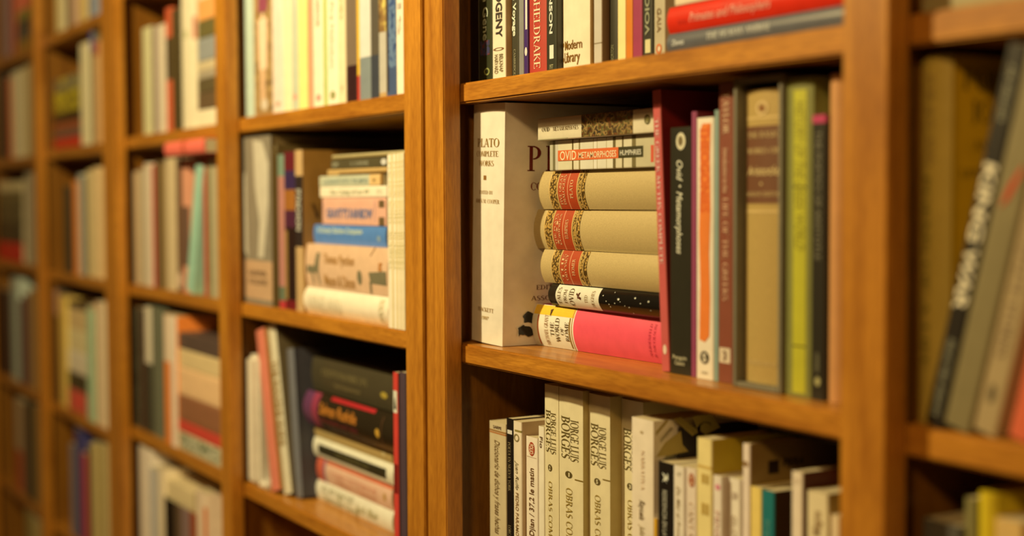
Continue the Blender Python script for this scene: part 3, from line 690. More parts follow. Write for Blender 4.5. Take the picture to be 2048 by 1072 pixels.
# patterned cover seen above the shorter books
Bp = make_book('paperback_book', .003, at(1330, 838, YR+.05).z-cur['z'], .17, (40, 26, 22), label='large book with bold dark and yellow pattern cover showing behind the Rayuela paperback', group='books on '+cur['name'],
    cover=(34, 24, 26))
Bs = B_(1307.5, 1313, 1037, 'small yellow and white booklet squeezed in beside the Rayuela paperback', (246, 214, 160), bands=[(0, .12, (236, 176, 40))], W=.10)
Bp.root.location = (Bs.X1+.0020, YR+.030, cur['z'])
Bp.X1 = Bs.X1+.0035; Bp.Y = YR+.030; Bp.z = cur['z']
YL = (186, 156, 76)
face_item(Bp, [[(0, 0), (.15, .35), (.42, .62), (.45, .25), (.55, .05), (.2, 0)], [(.30, .95), (.42, .98), (.75, .55), (.62, .45)], [(.62, .98), (.95, .98), (1.1, .6), (.85, .45), (.70, .62)], [(.0, .55), (.22, .92), (.17, .95), (0, .66)]], 'cover_pattern', (1311, 838, 1428, 914), YL)
face_item(Bp, text_polys('C', 'S'), 'title_lettering', (1392, 846, 1422, 872), (60, 20, 14))
cur['prev'] = Bs.X1+.0038
B_(1316, 1346, 925, 'black paperback RESIDENCIA EN LA TIERRA with white bird mark', (26, 20, 14), items=[
    ('poly', [[(.1, .1), (.4, .5), (.1, .9), (.45, .8), (.55, .55), (.9, .95), (.95, .4), (.6, .35), (.8, .1), (.45, .3)]], '>', 944, 968, .25, .72, (234, 226, 200)), ('t', 'RESIDENCIA EN LA TIERRA', 'v', 980, 1110, .34, .62, (190, 180, 150), 'B')])
B_(1347, 1368, 932, 'white paperback En el Primer Mar right of the black RESIDENCIA book', (246, 226, 190), items=[('t', 'V7', '>', 944, 952, .3, .75, (190, 170, 130), 'I'), ('t', 'Du Mar al Primer Dia', 'v', 972, 1110, .34, .66, (170, 140, 90), 'I')])
B_(1372, 1392, 936, 'cream paperback with round red seal, left of the tall butter yellow one', (244, 218, 182), items=[('e', None, '>', 946, 974, .26, .88, (176, 84, 50)), ('o', None, '>', 950, 970, .34, .78, (226, 180, 130)), ('t', 'CANTARES', 'v', 1004, 1110, .3, .75, (200, 160, 110), 'S')])
YB = B_(1394, 1423, 877, 'tall butter yellow paperback with a yellow cover facing right', (250, 222, 140), W=.12, cover=(206, 170, 40), items=[('r', None, '>', 931, 937, 0, 1, (220, 180, 90)), ('t', 'II', '>', 948, 966, .3, .8, (200, 160, 70), 'H'), ('t', 'II', '>', 1006, 1028, .3, .8, (200, 160, 70), 'H')])
B_(1426, 1443, 951, 'short white paperback with pink flower mark', (248, 226, 196), W=.11, items=[('e', None, '>', 968, 980, .3, .85, (226, 130, 140)), ('t', 'PENSAR', 'v', 1020, 1110, .3, .75, (220, 170, 140), 'B')], cover=(220, 190, 150))
B_(1457, 1480, 957, 'short white paperback with grey figure, right of the pink flower one', (250, 230, 200), W=.11, items=[('t', 'SR', '>', 984, 998, .25, .8, (190, 160, 130), 'I'), ('t', 'GLOSAS', 'v', 1030, 1110, .3, .7, (200, 170, 130), 'B')])
WB = A = B_(1485, 1499, 887, 'thin tall white book whose tan cover shows a dark square and italic word', (246, 220, 186), W=.13, cover=(150, 116, 56), items=[('e', None, '>', 922, 934, .1, .8, (150, 110, 60))])
face_item(A, grid(), 'cover_emblem', (1536, 922, 1557, 948), (44, 26, 12)); face_item(A, text_polys('PIERA', 'I'), 'title_lettering', (1563, 918, 1606, 934), (60, 44, 22))
B_(1501, 1522, 974, 'bright yellow short paperback beside the teal one', (250, 214, 110), W=.11)
B_(1523, 1548, 981, 'teal short paperback with dark cover facing right', (34, 118, 110), W=.115, cover=(70, 48, 22), items=[('t', 'POEMAS', 'v', 1040, 1110, .3, .7, (90, 150, 130), 'B')])
B_(1583, 1604, 943, 'white narrow book right of the teal paperback', (248, 222, 180), r=14, W=.13, items=[('e', None, '>', 956, 968, .3, .7, (220, 190, 150))], cover=(90, 40, 20))
B_(1614, 1655, 984, 'wide cream paperback lettered Milagros in brown near the divider', (240, 214, 156), r=14, W=.12, items=[('t', 'Milagros', '^', 1022, 1072, .30, .66, (150, 106, 50), 'B')], cover=(160, 122, 50))
B_(1661, 1678, 1031, 'small low cream booklet squeezed against the divider post', (240, 206, 150), r=10, W=.1)
# dark book lying across the tops at the back
Yb = YR+.070
zt = WB.z+WB.H+.0108
Bd = make_book('paperback_book', .020, .2, .15, (46, 38, 22), label='dark olive book lying across the tops of the upright books at the back', group='books on '+cur['name'], rough=.35, cover=(40, 32, 20))
R = Matrix(((0, 0, -1, 0), (0, 1, 0, 0), (1, 0, 0, 0), (0, 0, 0, 1)))
xl = .6285-.2-.0015
Bd.root.matrix_world = Matrix.Translation((xl+.2, Yb, zt)) @ R
def tsh(a, b, a0, a1, f0, f1, dr): return (.5-(f1-b*(f1-f0)))*.020, (1-(a0+a*(a1-a0)))*.2
spine_items(Bd, [('t', 'HISTORIA', '>', .12, .42, .3, .6, (92, 84, 62), 'S'), ('t', 'MACONDO', '>', .60, .92, .3, .6, (92, 84, 62), 'S')], tsh, lambda q: q)

# ================================================================ BAY 5 (right edge)
n = 'the middle shelf of the bay at the right edge'
shelf(n, -.149, .6482)
A = B_(1827, 1890, 112, 'tall mustard hardcover, large dark green letters on its yellow cover, upright beside the divider', (180, 150, 62), W=.19, kind='hard', bulge=.006, k=1.5, cover=(206, 156, 20), items=[
    ('t', 'FOR JOY AND', 'v', 150, 330, .40, .62, (150, 120, 60), 'S'), ('t', 'POEMS OF A LIFE', 'v', 350, 740, .28, .52, (110, 98, 34), 'S')])
for tx, p_, in (('FOR', (1924, 138, 2010, 178)), ('JOY', (1942, 202, 2010, 244)), ('AND', (1946, 280, 1990, 300)), ('LIFE', (1920, 338, 1960, 354))):
    face_item(A, text_polys(tx, 'S'), 'title_lettering', p_, (112, 88, 22))
cur['prev'] = None
B_(1847, 1883, 96, 'black book with chunky white block letters, tilted right against the grey ones', (34, 28, 20), xt=2014, force=.2618, r=2, k=1.35, W=.13, rough=.4, items=[
    ('t', 'EDITED BY', '^', .05, .19, .36, .66, (150, 140, 104), 'B'), ('t', 'KING', 'v', .295, .50, .20, .84, (226, 206, 160), 'H'), ('t', 'WAR', 'v', .52, .68, .20, .84, (226, 206, 160), 'H'), ('t', 'SELECTED ESSAYS', 'v', .76, .97, .36, .68, (140, 132, 100), 'B')])
B_(1884, 1937, 92, 'olive grey book with red streak high up, tilted right behind the black one', (122, 106, 66), xt=2053, force=.2618, r=3, k=1.4, W=.14, items=[('poly', [[(.1, .0), (.5, .25), (.9, .9), (.8, 1), (.3, .5)]], '>', .30, .42, .2, .9, (170, 60, 24))])
B_(1940, 1990, 88, 'grey beige book with dark oval emblem near its foot, tilted right', (160, 134, 88), xt=2123, force=.2618, r=5, k=1.4, W=.13, items=[('e', None, '>', .87, .92, .36, .62, (84, 70, 44)), ('t', 'THE COMPLETE STORIES', 'v', .35, .80, .3, .7, (112, 86, 60), 'S')])
B_(2014, 2056, 96, 'salmon red book tilted right at the very edge of the frame', (200, 92, 56), xt=2220, force=.2618, r=5, k=1.4, W=.13)
n = 'the bottom shelf of the bay at the right edge'
shelf(n, -.411)
B_(1845, 1921, 1044, 'low grey blue book at the left of the dark lower shelf, right bay', (80, 74, 60), r=9, k=1.4)
cur['prev'] = None
B_(1929, 1949, 996, 'dull grey green book left of the lime one, lower right corner', (122, 110, 60), r=12, k=1.4)
B_(1950, 1988, 986, 'lime yellow book standing tallest in the lower right corner', (200, 170, 30), r=12, k=1.4, kind='hard', bulge=.004)
B_(1990, 2045, 1040, 'tan book right of the lime one in the lower right corner', (200, 160, 90), r=12, k=1.4)
n = 'the top shelf of the bay at the right edge'
shelf(n, .118)
cur['prev'] = None
pile_ctx(ZC+.118)
H_(1845, 2200, -15, 20, 'tan book lying flat on the upper shelf, its edge just in the top right corner', (150, 130, 80), r=8, k=1.3, W=.15)

# ================================================================ BAY 3 (left of the double post)
n = 'the top shelf left of the double post'
shelf(n, .1167, -.6291)
def T3(x0, x1, label, col, h=.225, **kw): return B_(x0, x1, 60, label, col, h=h, **kw)
K3 = 1.1
T3(491, 507, 'pale aqua book, first at the left of the upper row', (196, 206, 176), r=8, k=K3)
T3(508, 544, 'brown picture spine with plum top and peach figure', (170, 130, 80), k=K3, items=[('p', 'spine_picture', '>', .0, .985, 0, 1, picture([(150, 110, 60), (190, 150, 90), (120, 90, 50)], 1, 60)), ('r', None, '>', .0, .37, .28, .8, (150, 70, 84)), ('poly', [[(.1, 0), (.9, 0), (1, .9), (.0, .9)], [(.3, .9), (.7, .9), (.6, 1), (.4, 1)]], '>', .38, .72, .28, .78, (250, 206, 160)), ('r', None, '>', .72, .92, .38, .62, (230, 180, 130)), ('e', None, '>', .90, .97, .4, .75, (220, 196, 160))])
T3(545, 566, 'pinkish beige paperback right of the brown picture spine', (238, 212, 180), k=K3, items=[('e', None, '>', .93, .96, .3, .7, (220, 150, 120))])
T3(567, 582, 'pale cream yellow paperback in the upper row', (250, 232, 170), k=K3)
T3(583, 596, 'pale sage grey paperback with faint pink mark', (200, 196, 160), k=K3, items=[('e', None, '>', .90, .94, .2, .8, (226, 160, 130))])
T3(597, 613.5, 'lemon yellow paperback left of the salmon spine', (244, 230, 130), k=K3)
T3(616, 626, 'thin salmon orange paperback', (244, 150, 110), k=K3)
T3(626.5, 646, 'white paperback with small red emblem at its foot', (252, 236, 205), k=K3, items=[('t', 'ADA OR ARDOR', 'v', .2, .55, .35, .7, (150, 140, 100), 'B'), ('e', None, '>', .925, .965, .3, .75, (230, 140, 120))])
T3(648, 653, 'very thin light green book', (178, 190, 90), k=K3)
T3(654, 676, 'ivory paperback with round logo and faint title, beside the thin green one', (246, 238, 186), k=K3, items=[('t', 'Pale Fire Nabokov', 'v', .3, .80, .35, .65, (176, 180, 130), 'B'), ('o', None, '>', .92, .965, .3, .75, (130, 130, 60)), ('e', None, '>', .93, .955, .4, .65, (170, 160, 90))])
T3(676.5, 691, 'tan cream paperback with orange lettering', (240, 214, 160), k=K3, items=[('t', 'SPEAK MEMORY', 'v', .1, .55, .3, .7, (226, 170, 110), 'S'), ('t', 'Y', '>', .90, .94, .3, .7, (200, 160, 110), 'I')])
T3(692.5, 713, 'taupe paperback with dark plum foot', (122, 100, 76), k=K3, bands=[(.80, 1., (50, 22, 24))])
T3(714, 718.5, 'very thin golden yellow book with red foot', (236, 180, 40), k=K3, bands=[(.86, 1., (200, 60, 40))])
T3(719, 741, 'light grey paperback with darker grey foot', (216, 206, 184), k=K3, bands=[(.77, 1., (130, 134, 126))])
T3(741.5, 757, 'charcoal grey paperback with darker foot', (88, 78, 62), k=K3, bands=[(.77, 1., (60, 62, 66))])
T3(758, 772, 'tan picture spine with white foot, left of the blue marbled one', (190, 150, 90), k=K3, items=[('p', 'spine_picture', '>', 0, .66, 0, 1, picture([(230, 200, 100), (150, 110, 60), (90, 70, 40)], 1, 60))], bands=[(.66, .97, (190, 176, 150))])
T3(773, 792, 'blue marbled paperback with dark left edge', (70, 84, 110), k=K3, items=[('p', 'spine_picture', '>', .45, .85, .2, 1, picture([(50, 70, 110), (110, 130, 150), (60, 80, 120)], 1, 80)), ('p', 'spine_picture', '>', 0, .45, .2, 1, picture([(190, 200, 200), (120, 140, 160)], 1, 80)), ('r', None, '>', .42, .97, 0, .25, (60, 50, 44))])
T3(793, 806.5, 'white paperback lettered VALIS, last before the double post', (252, 238, 208), k=K3, r=3, items=[('t', 'VALIS', 'v', .1, .72, .25, .75, (190, 170, 140), 'S')])

n = 'the middle shelf left of the double post'
shelf(n, -.1455, -.6291)
A = B_(484, 541, 273, 'very thick tall grey book with pale figure and pink label, at the left panel', (148, 132, 104), W=.21, kind='hard', bulge=.002, k=1.0, cover=(104, 82, 46), items=[
    ('poly', [[(.42, 1.0), (.75, .98), (.92, .8), (.9, .45), (.75, .0), (.55, .0), (.62, .3), (.48, .6)], [(.0, .05), (.18, .0), (.12, .75), (.05, .7)]], '>', .02, .72, .02, 1, (214, 196, 160)),
    ('r', None, '>', .74, .97, .0, 1, (210, 164, 116)), ('t', 'HARPER', '>', .80, .83, .2, .85, (120, 90, 60), 'H'), ('t', 'COLLINS', '>', .85, .88, .2, .85, (120, 90, 60), 'H')])
B_(543, 556, 290, 'dark olive book behind the thick grey one, diagonal pale line at its head', (86, 66, 30), W=.16, items=[('poly', [[(.0, .0), (.12, .0), (1, 1), (.86, 1)]], '>', .0, .3, 0, 1, (190, 170, 120))])
B_(557, 568.5, 309, 'thin dusty pink book with teal head', (196, 130, 110), bands=[(0., .14, (130, 150, 120)), (.86, .95, (110, 120, 90)), (.95, 1, (200, 60, 60))])
B_(569, 590, 303, 'multicoloured paperback of dark blue, red and ochre blocks', (60, 34, 30), bands=[(0, .12, (110, 30, 36)), (.12, .24, (60, 40, 76)), (.24, .37, (170, 104, 40)), (.37, .48, (84, 36, 56)), (.48, .94, (44, 24, 18)), (.94, 1, (120, 24, 30))], items=[('r', 'spine_stripe', '>', .5, .94, 0, .3, (160, 120, 60))])
A = B_(591, 605, 300, 'tan paperback with black middle, its ochre cover facing the pile', (214, 170, 110), W=.15, cover=(160, 112, 44), bands=[(.16, .60, (50, 38, 32))], items=[('t', 'PYNCHON', 'v', .24, .5, .2, .8, (214, 200, 170), 'H')])
face_item(A, text_polys('V', 'S'), 'title_lettering', (622, 408, 646, 436), (90, 56, 20))
pile_ctx(ZC-.1455)
K = 1.0
LL = 790
H_(607, 776, 572, 622, 'white hardcover VINELAND, lowest in its pile, rounded spine', (254, 242, 214), r=20, kind='hard', bulge=.006, k=1.1, items=[('t', 'VINELAND', '>', .06, .48, .3, .88, (226, 206, 160), 'S'), ('t', 'PYNCHON', '^', .90, .95, .1, .9, (190, 170, 110), 'S')])
GR = (130, 118, 84)
H_(611, 775, 484, 570, 'thick peach hardcover Thomas Pynchon Mason & Dixon with grey dog shapes', (238, 190, 142), r=22, kind='hard', bulge=.003, items=[
    ('t', 'Thomas Pynchon', '>', .24, .62, .20, .42, (190, 134, 60), 'B'), ('t', 'Mason & Dixon', '>', .24, .62, .66, .92, (190, 134, 60), 'B'),
    ('poly', [[(.0, .55), (.6, .55), (.75, .95), (1, .95), (.95, .6), (.9, .35), (.0, .32)], [(.35, .35), (.5, .35), (.55, 0), (.45, 0)], [(.75, .38), (.9, .38), (1., 0), (.9, 0)]], '>', .02, .19, .15, .92, GR),
    ('e', None, '>', .655, .71, .50, .82, GR), ('poly', [[(0, .85), (1, .95), (1, .4), (.1, .42)], [(.02, .5), (.14, .5), (.1, 0), (.0, 0)]], '>', .79, .985, .45, .98, GR), ('t', 'g', '>', .90, .94, .25, .42, (200, 130, 60), 'H'),
    ('poly', [[(0, 0), (.15, 0), (1, 1), (.8, 1)]], '>', .80, .85, .0, .18, (150, 110, 60))])
H_(627, 771, 444, 481, "blue paperback A Gravity's Rainbow Companion in the middle of the pile", (84, 126, 176), r=22, bulge=.002, k=1.15, items=[('t', "A Gravity's Rainbow Companion", '>', .06, .70, .12, .42, (214, 226, 226), 'B'), ('e', None, '>', .89, .94, .45, .75, (130, 150, 160))])
H_(645, 773, 390, 443, "pink paperback GRAVITY'S RAINBOW in blue block letters, above the blue one", (238, 176, 140), r=24, k=1.05, items=[('t', "GRAVITY'S RAINBOW", '>', .07, .80, .40, .74, (110, 120, 150), 'H'), ('r', 'edge_line', '>', .83, .835, .1, .85, (110, 100, 130)), ('r', 'edge_line', '>', .02, .025, .1, .9, (190, 160, 170)), ('r', None, '>', .89, .97, .1, .35, (110, 86, 50)), ('r', None, '>', .89, .97, .68, .98, (110, 86, 50))])
H_(640, 774, 365, 386, 'white slim paperback in the pile under the pale sage one', (250, 240, 208), r=23, k=1.1, items=[('t', 'The Crying of Lot 49', '>', .15, .75, .28, .68, (170, 164, 120), 'I'), ('t', 'FS', '>', .86, .94, .3, .7, (210, 200, 160), 'B')])
H_(639, 766, 342, 363, 'pale sage paperback with peach end, grey capitals', (206, 200, 160), r=23, k=1.05, bands=[(.80, .96, (236, 190, 120)), (.96, 1., (150, 104, 40))], items=[('t', 'A JOURNEY INTO THE MIND', '>', .06, .78, .3, .72, (170, 176, 150), 'H'), ('e', None, '>', .85, .89, .4, .62, (130, 100, 40))])
H_(655, 774, 328, 340, 'very thin tan paperback with brown lower edge in the pile', (214, 170, 100), r=23, items=[('r', 'edge_line', '>', .2, 1., .6, 1., (120, 84, 30))])
H_(662, 777, 307, 326, 'charcoal paperback with white letters near the top of the pile', (92, 80, 50), r=23, items=[('t', 'SLOW', '>', .03, .14, .3, .72, (190, 180, 140), 'H'), ('t', 'V. A NOVEL', '>', .36, .68, .3, .72, (200, 190, 150), 'S'), ('e', None, '>', .88, .97, .2, .8, (226, 214, 190))])
H_(664, 810, 298, 306.5, 'thin cream and olive paperback topping the pile', (200, 178, 120), r=22, W=.15, items=[('r', 'edge_line', '>', 0, .8, .5, .95, (150, 124, 70))])
cur['prev'] = None
for i, (a, b, y_, wh) in enumerate(((775.5, 785.4, 309, 'first and leftmost of five against the post'), (785.8, 794, 308, 'second of five'), (794.3, 799.8, 307, 'third of five'), (800.1, 804.4, 306, 'fourth of five'), (804.7, 808.6, 305, 'last of five, nearest the post'))):
    B_(a, b, y_, 'thin ivory Pynchon Notes journal, '+wh, (252, 240, 196) if i < 4 else (254, 250, 228), r=1.5, W=.14, k=1.1, name='journal', cat='journal', items=[('t', 'PYNCHON NOTES', 'v', .04, .40, .3, .75, (220, 200, 130), 'S'), ('t', 'NUMBERS', 'v', .44, .66, .3, .75, (220, 200, 130), 'S'), ('r', 'edge_line', '>', 0, 1, .90, .99, (226, 196, 110))])

n = 'the bottom shelf left of the double post'
shelf(n, -.4055, -.6291)
# white metal bookend
Yw = YR+.003; xw = at(493, 850, Yw).x; xw2 = at(512, 850, Yw).x; hz = at(500, 710, Yw).z-cur['z']
be = empty('bookend', ((xw+xw2)/2, Yw, cur['z']), label='white curved bookend at the left panel of the lower shelf', category='bookend')
wm = paper((240, 218, 176), 1.05, .35); hw = (xw2-xw)/2
done(box_bm(-hw, hw, 0, .028, .0, hz, .006), 'upright', wm, be)
done(box_bm(hw+.0003, hw+.030, .002, .028, .0, .010, .003), 'foot', wm, be)
cur['prev'] = None
B_(538, 546, 735, 'dark maroon book standing behind the bookend foot, left of the salmon one', (70, 16, 14), r=34, h=.19, W=.12)
cur['prev'] = None
B_(543, 560, 662, 'salmon paperback leaning left at the lower shelf', (240, 134, 100), xt=512, force=-.2408, r=10, W=.12, cover=(150, 100, 30))
cur['prev'] = None
B_(568, 584, 652, 'cream paperback with brown capitals leaning left beside the salmon one', (240, 222, 176), xt=534, force=-.2408, r=17, W=.13, cover=(96, 80, 50), items=[('t', 'THE ROUGHS GUIDE', 'v', .22, .72, .25, .8, (160, 120, 50), 'H')])
cur['prev'] = None
B_(589, 603, 698, 'slate grey book leaning left, its dark cover facing the pile', (124, 120, 116), xt=571, r=24, W=.15, cover=(70, 66, 66), kind='hard', bulge=.002)
pile_ctx(ZC-.4055)
cur['prev'] = cur['prev']-.004
H_(632, 784, 966, 1003, 'white paperback with grey handwriting title, lowest in the lower pile', (244, 230, 196), r=46, W=.14, bulge=.003, items=[('t', 'ALL MY RANCHES', '>', .08, .52, .12, .45, (190, 176, 130), 'I'), ('t', 'Samuel Grey', '>', .10, .60, .55, .9, (190, 180, 130), 'I'), ('t', 'Jack Blair', '>', .55, .84, .3, .7, (190, 176, 120), 'I'), ('e', None, '>', .32, .35, .35, .6, (140, 140, 70))])
H_(633, 783, 908, 957, 'pale pink hardcover with orange head band in the lower pile', (240, 190, 150), r=46, W=.14, kind='hard', bulge=.004, bands=[(0, .10, (214, 100, 70)), (.10, .13, (150, 120, 130))], items=[('r', 'spine_stripe', '>', .13, 1, 0, .2, (222, 120, 80)), ('t', 'CAMUS NOTEBOOK', '>', .2, .82, .4, .62, (236, 160, 120), 'S'), ('t', 'Albert Camus', '>', .25, .8, .68, .85, (226, 150, 110), 'I'), ('e', None, '>', .90, .93, .4, .7, (200, 150, 60))])
H_(626, 786, 870, 906, 'white paperback with long black title label in the lower pile', (248, 234, 198), r=46, W=.14, bulge=.003, items=[('r', None, '>', .07, .92, .28, .80, (52, 46, 26)), ('t', 'THE DIAMOND AGE', '>', .3, .72, .42, .64, (120, 110, 60), 'S')])
H_(629, 784, 838, 866, 'tan gold hardcover in the lower pile below the black Rushdie', (200, 164, 94), r=47, W=.14, kind='cloth', bulge=.002, items=[('t', 'EMPIRE', '>', .1, .3, .3, .6, (220, 190, 120), 'S'), ('e', None, '>', .88, .92, .3, .65, (226, 196, 130))])
H_(606, 786, 768, 834, 'black hardcover Salman Rushdie with purple red head, in the lower pile', (46, 36, 20), r=40, W=.16, kind='hard', bulge=.008, rough=.25, bands=[(0, .10, (110, 60, 90)), (.10, .175, (160, 60, 80))], items=[('t', 'Salman Rushdie', '>', .20, .62, .22, .54, (226, 140, 50), 'B'), ('t', "THE MOOR'S LAST SIGH", '>', .2, .62, .66, .80, (150, 50, 60), 'S'), ('e', None, '>', .82, .86, .45, .7, (226, 170, 60)), ('r', 'edge_line', '>', .875, .88, .1, .9, (110, 70, 40)), ('r', 'spine_stripe', '>', .3, .78, 0, .1, (190, 36, 40))])
H_(623, 800, 692, 757, 'thick charcoal hardcover CRYPTONOMICON on top of the lower pile', (78, 68, 44), r=46, W=.16, kind='hard', bulge=.003, rough=.3, items=[('t', 'CRYPTONOMICON', '>', .13, .66, .28, .48, (140, 122, 74), 'S'), ('t', 'Neal Stephenson', '>', .27, .58, .62, .76, (140, 120, 74), 'B'), ('e', None, '>', .80, .87, .5, .68, (190, 160, 60))])
cur['prev'] = None
B_(787, 796, 745, 'thin red paperback with black and white logo beside the lower pile', (222, 70, 56), r=4, W=.13, cover=(100, 84, 76), items=[('r', None, '>', .1, .22, .1, .9, (236, 226, 200)), ('poly', [[(.1, 0), (.9, 0), (.4, 1), (.2, .6)]], '>', .13, .2, .2, .8, (40, 30, 20)), ('r', 'spine_stripe', '>', .5, .66, .05, .95, (130, 30, 24))])
B_(800, 812, 745, 'dark purple grey book between the red paperback and the post', (84, 66, 70), W=.13)

# ================================================================ BAY 2
n = 'the top shelf of the blurred bay at middle left'
KB = 1.2
shelf(n, .113)
cur['prev'] = None
B_(286, 303, 54, 'pale green cream book, first of the upright ones', (214, 200, 140), r=12, k=KB)
B_(304, 313, 52, 'mauve grey thin book in the blurred upper row', (140, 116, 96), k=KB)
B_(314, 331, 49, 'cream beige book right of the mauve grey one, blurred', (222, 198, 158), k=KB)
B_(332, 343, 15, 'tall book with red orange head and foot and black middle', (206, 90, 50), k=KB, bands=[(.24, .58, (70, 54, 28))])
B_(344, 352, 18, 'thin dark olive book right of the red and black one', (84, 66, 30), k=KB)
B_(352.5, 360, 14, 'thin black green book left of the tall cream one', (64, 50, 22), k=KB)
B_(362, 392, -20, 'tall cream book with red mark on its right edge', (246, 220, 168), k=KB, kind='hard', bulge=.002, items=[('r', 'spine_stripe', '>', .2, .36, .8, 1, (206, 120, 90)), ('e', None, '>', .28, .34, .2, .5, (190, 180, 120))])
pile_ctx(ZC+.113)
cur['prev'] = None
for a, b, c, lb in ((218, 252, (246, 224, 168), 'cream book at the bottom of the small blurred pile'), (184, 217, (104, 80, 50), 'dark brown book second from the bottom of the small blurred pile'), (156, 183, (96, 80, 48), 'dark olive brown book, third from the bottom of the small blurred pile'), (140, 155, (170, 150, 116), 'greyish book in the middle of the small blurred pile'), (119, 139, (206, 180, 130), 'beige book below the blue grey one in the small pile'), (73, 118, (150, 146, 132), 'blue grey thick book in the upper half of the small pile'), (38, 72, (110, 96, 50), 'dark patterned book below the orange one in the small pile'), (-6, 37, (236, 160, 84), 'orange peach book on top of the small blurred pile')):
    H_(396, 452, a, b, lb, c, r=10, k=KB, W=.13)
n = 'the middle shelf of the blurred bay at middle left'
shelf(n, -.148); cur['prev'] = None
cs = ((268, 278, 343, (206, 170, 120), 'beige book first in the blurred middle row'), (279, 289, 338, (180, 160, 120), 'grey beige book second in the blurred middle row'), (290, 304, 326, (222, 196, 156), 'white beige book left of the thin red one, blurred'), (305, 310, 330, (190, 60, 50), 'thin red book in the blurred middle row'), (311, 322, 322, (110, 84, 50), 'brown book right of the thin red one, blurred'), (323, 331, 332, (140, 110, 60), 'olive tan book left of the beige pair, blurred'), (332, 351, 316, (214, 184, 132), 'beige book under the left end of the salmon one'))
for a, b, y_, c, lb in cs: B_(a, b, y_, lb, c, k=KB, r=8)
B_(353, 364, 317, 'dark brown book with pale spot under the salmon one', (110, 76, 50), k=KB, r=8, items=[('e', None, '>', .85, .97, .1, .9, (220, 180, 140))])
B_(365, 378, 319, 'salmon pink upright book beneath the lying salmon one', (222, 150, 110), k=KB, r=9, bands=[(.35, .8, (110, 80, 60))])
cur['prev'] = None
B_(372, 384, 332, 'mint green paperback leaning right', (160, 196, 160), xt=391, r=4, k=KB, W=.10)
cur['prev'] = None
B_(407, 414, 315, 'thin red book right of the mint green one', (190, 70, 50), r=8, k=KB)
B_(414, 421, 318, 'dull green grey book near the divider in the blurred row', (140, 130, 84), r=8, k=KB, items=[('r', 'spine_stripe', '>', .1, .9, .3, .7, (110, 100, 60))])
B_(422, 436, 314, 'grey beige book against the divider, blurred middle row', (180, 160, 116), r=8, k=KB)
pile_ctx(0)
cur['prev'] = None
zs_ = ZC+.113-.0205
tb = at(328, 277, YR-.022).z-at(328, 303, YR-.022).z
H_(328, 406, 277, 303, 'salmon red paperback lying across the tops of the upright books', (244, 110, 84), r=-22, z0=zs_-tb-.0006, k=1.25, W=.11, bulge=.003, items=[('r', 'spine_stripe', '>', .46, .54, 0, 1, (190, 84, 50))])
n = 'the lower shelf of the blurred bay at middle left'
shelf(n, -.405); cur['prev'] = None
B_(271, 280, 617, 'black book with white specks, first of the lower blurred row', (56, 50, 34), r=8, k=KB, items=[('p', 'spine_picture', '>', 0, 1, 0, 1, picture([(40, 34, 22), (100, 96, 70), (50, 44, 30)], 1, 90))])
B_(281, 290, 618, 'dark maroon black book in the lower blurred row', (60, 40, 30), r=8, k=KB)
B_(291, 303, 614, 'half white half black book in the lower blurred row', (60, 60, 44), r=8, k=KB, bands=[(0, .45, (226, 206, 164))])
B_(304, 325, 614, 'dark sage green hardcover left of the orange one', (110, 108, 80), r=8, k=KB, kind='hard', bulge=.002)
A = B_(329, 353, 631, 'orange and cream paperback jutting forward left of the tilted pile', (240, 132, 50), r=2, k=KB, bands=[(0, .36, (244, 206, 160))], items=[('r', 'spine_stripe', '>', .0, 1, .55, 1, (238, 210, 170))])
pile_ctx(ZC-.405)
rr = dict(r=14, k=KB)
for a, b, c, lb in ((838, 874, (200, 180, 130), 'cream and green picture book at the bottom of the lower blurred pile'), (814, 836, (206, 70, 50), 'red book in the lower blurred pile'), (762, 812, (150, 96, 60), 'brown book in the lower blurred pile'), (706, 760, (240, 190, 130), 'thick peach book in the lower blurred pile'), (668, 704, (226, 192, 130), 'cream tan book in the lower blurred pile'), (634, 666, (90, 70, 56), 'dark brown book on top of the lower blurred pile')):
    its = [('p', 'spine_picture', '>', .05, .8, .1, .8, picture([(60, 90, 50), (220, 206, 160), (90, 100, 50)], 1, 60))] if a == 838 else ()
    H_(357, 462, a, b, lb, c, W=.13, items=its, **rr)
n = 'the lowest shelf of the blurred bay at middle left'
shelf(n, -.68); cur['prev'] = None
B_(279, 300, 896, 'tall cream white book first of the lowest blurred row', (238, 214, 176), r=6, k=KB)
B_(301, 314, 938, 'pale grey blue book right of the tall cream one, lowest blurred row', (190, 180, 160), k=KB)
B_(315, 328, 936, 'cream book left of the black ones, lowest blurred row', (238, 210, 160), k=KB)
for a, b, c, lb in ((329, 348, (16, 12, 8), 'black book in the lowest blurred row'), (349, 361, (100, 76, 50), 'grey brown book right of the black one, lowest blurred row'), (362, 378, (140, 110, 96), 'mauve grey book in the lowest blurred row'), (379, 391, (150, 70, 34), 'rust red book left of the cream orange one, lowest blurred row')):
    BB = B_(a, b, 994, lb, c, h=.178, k=KB, W=.11)
B_(393, 413, 984, 'cream and orange book in the lowest blurred row', (244, 206, 160), k=KB, W=.13, items=[('r', 'spine_stripe', '>', .1, 1, .72, 1, (226, 120, 60))])
pc_ = cur['prev']; cur['prev'] = None
H_(331, 388, 950, 985, 'cream tan book lying over the black and brown uprights, lowest blurred row', (230, 200, 140), r=12, z0=ZC-.68+.1795, k=KB, W=.13)
pile_ctx(ZC-.68, -.6495)
cur['prev'] = pc_
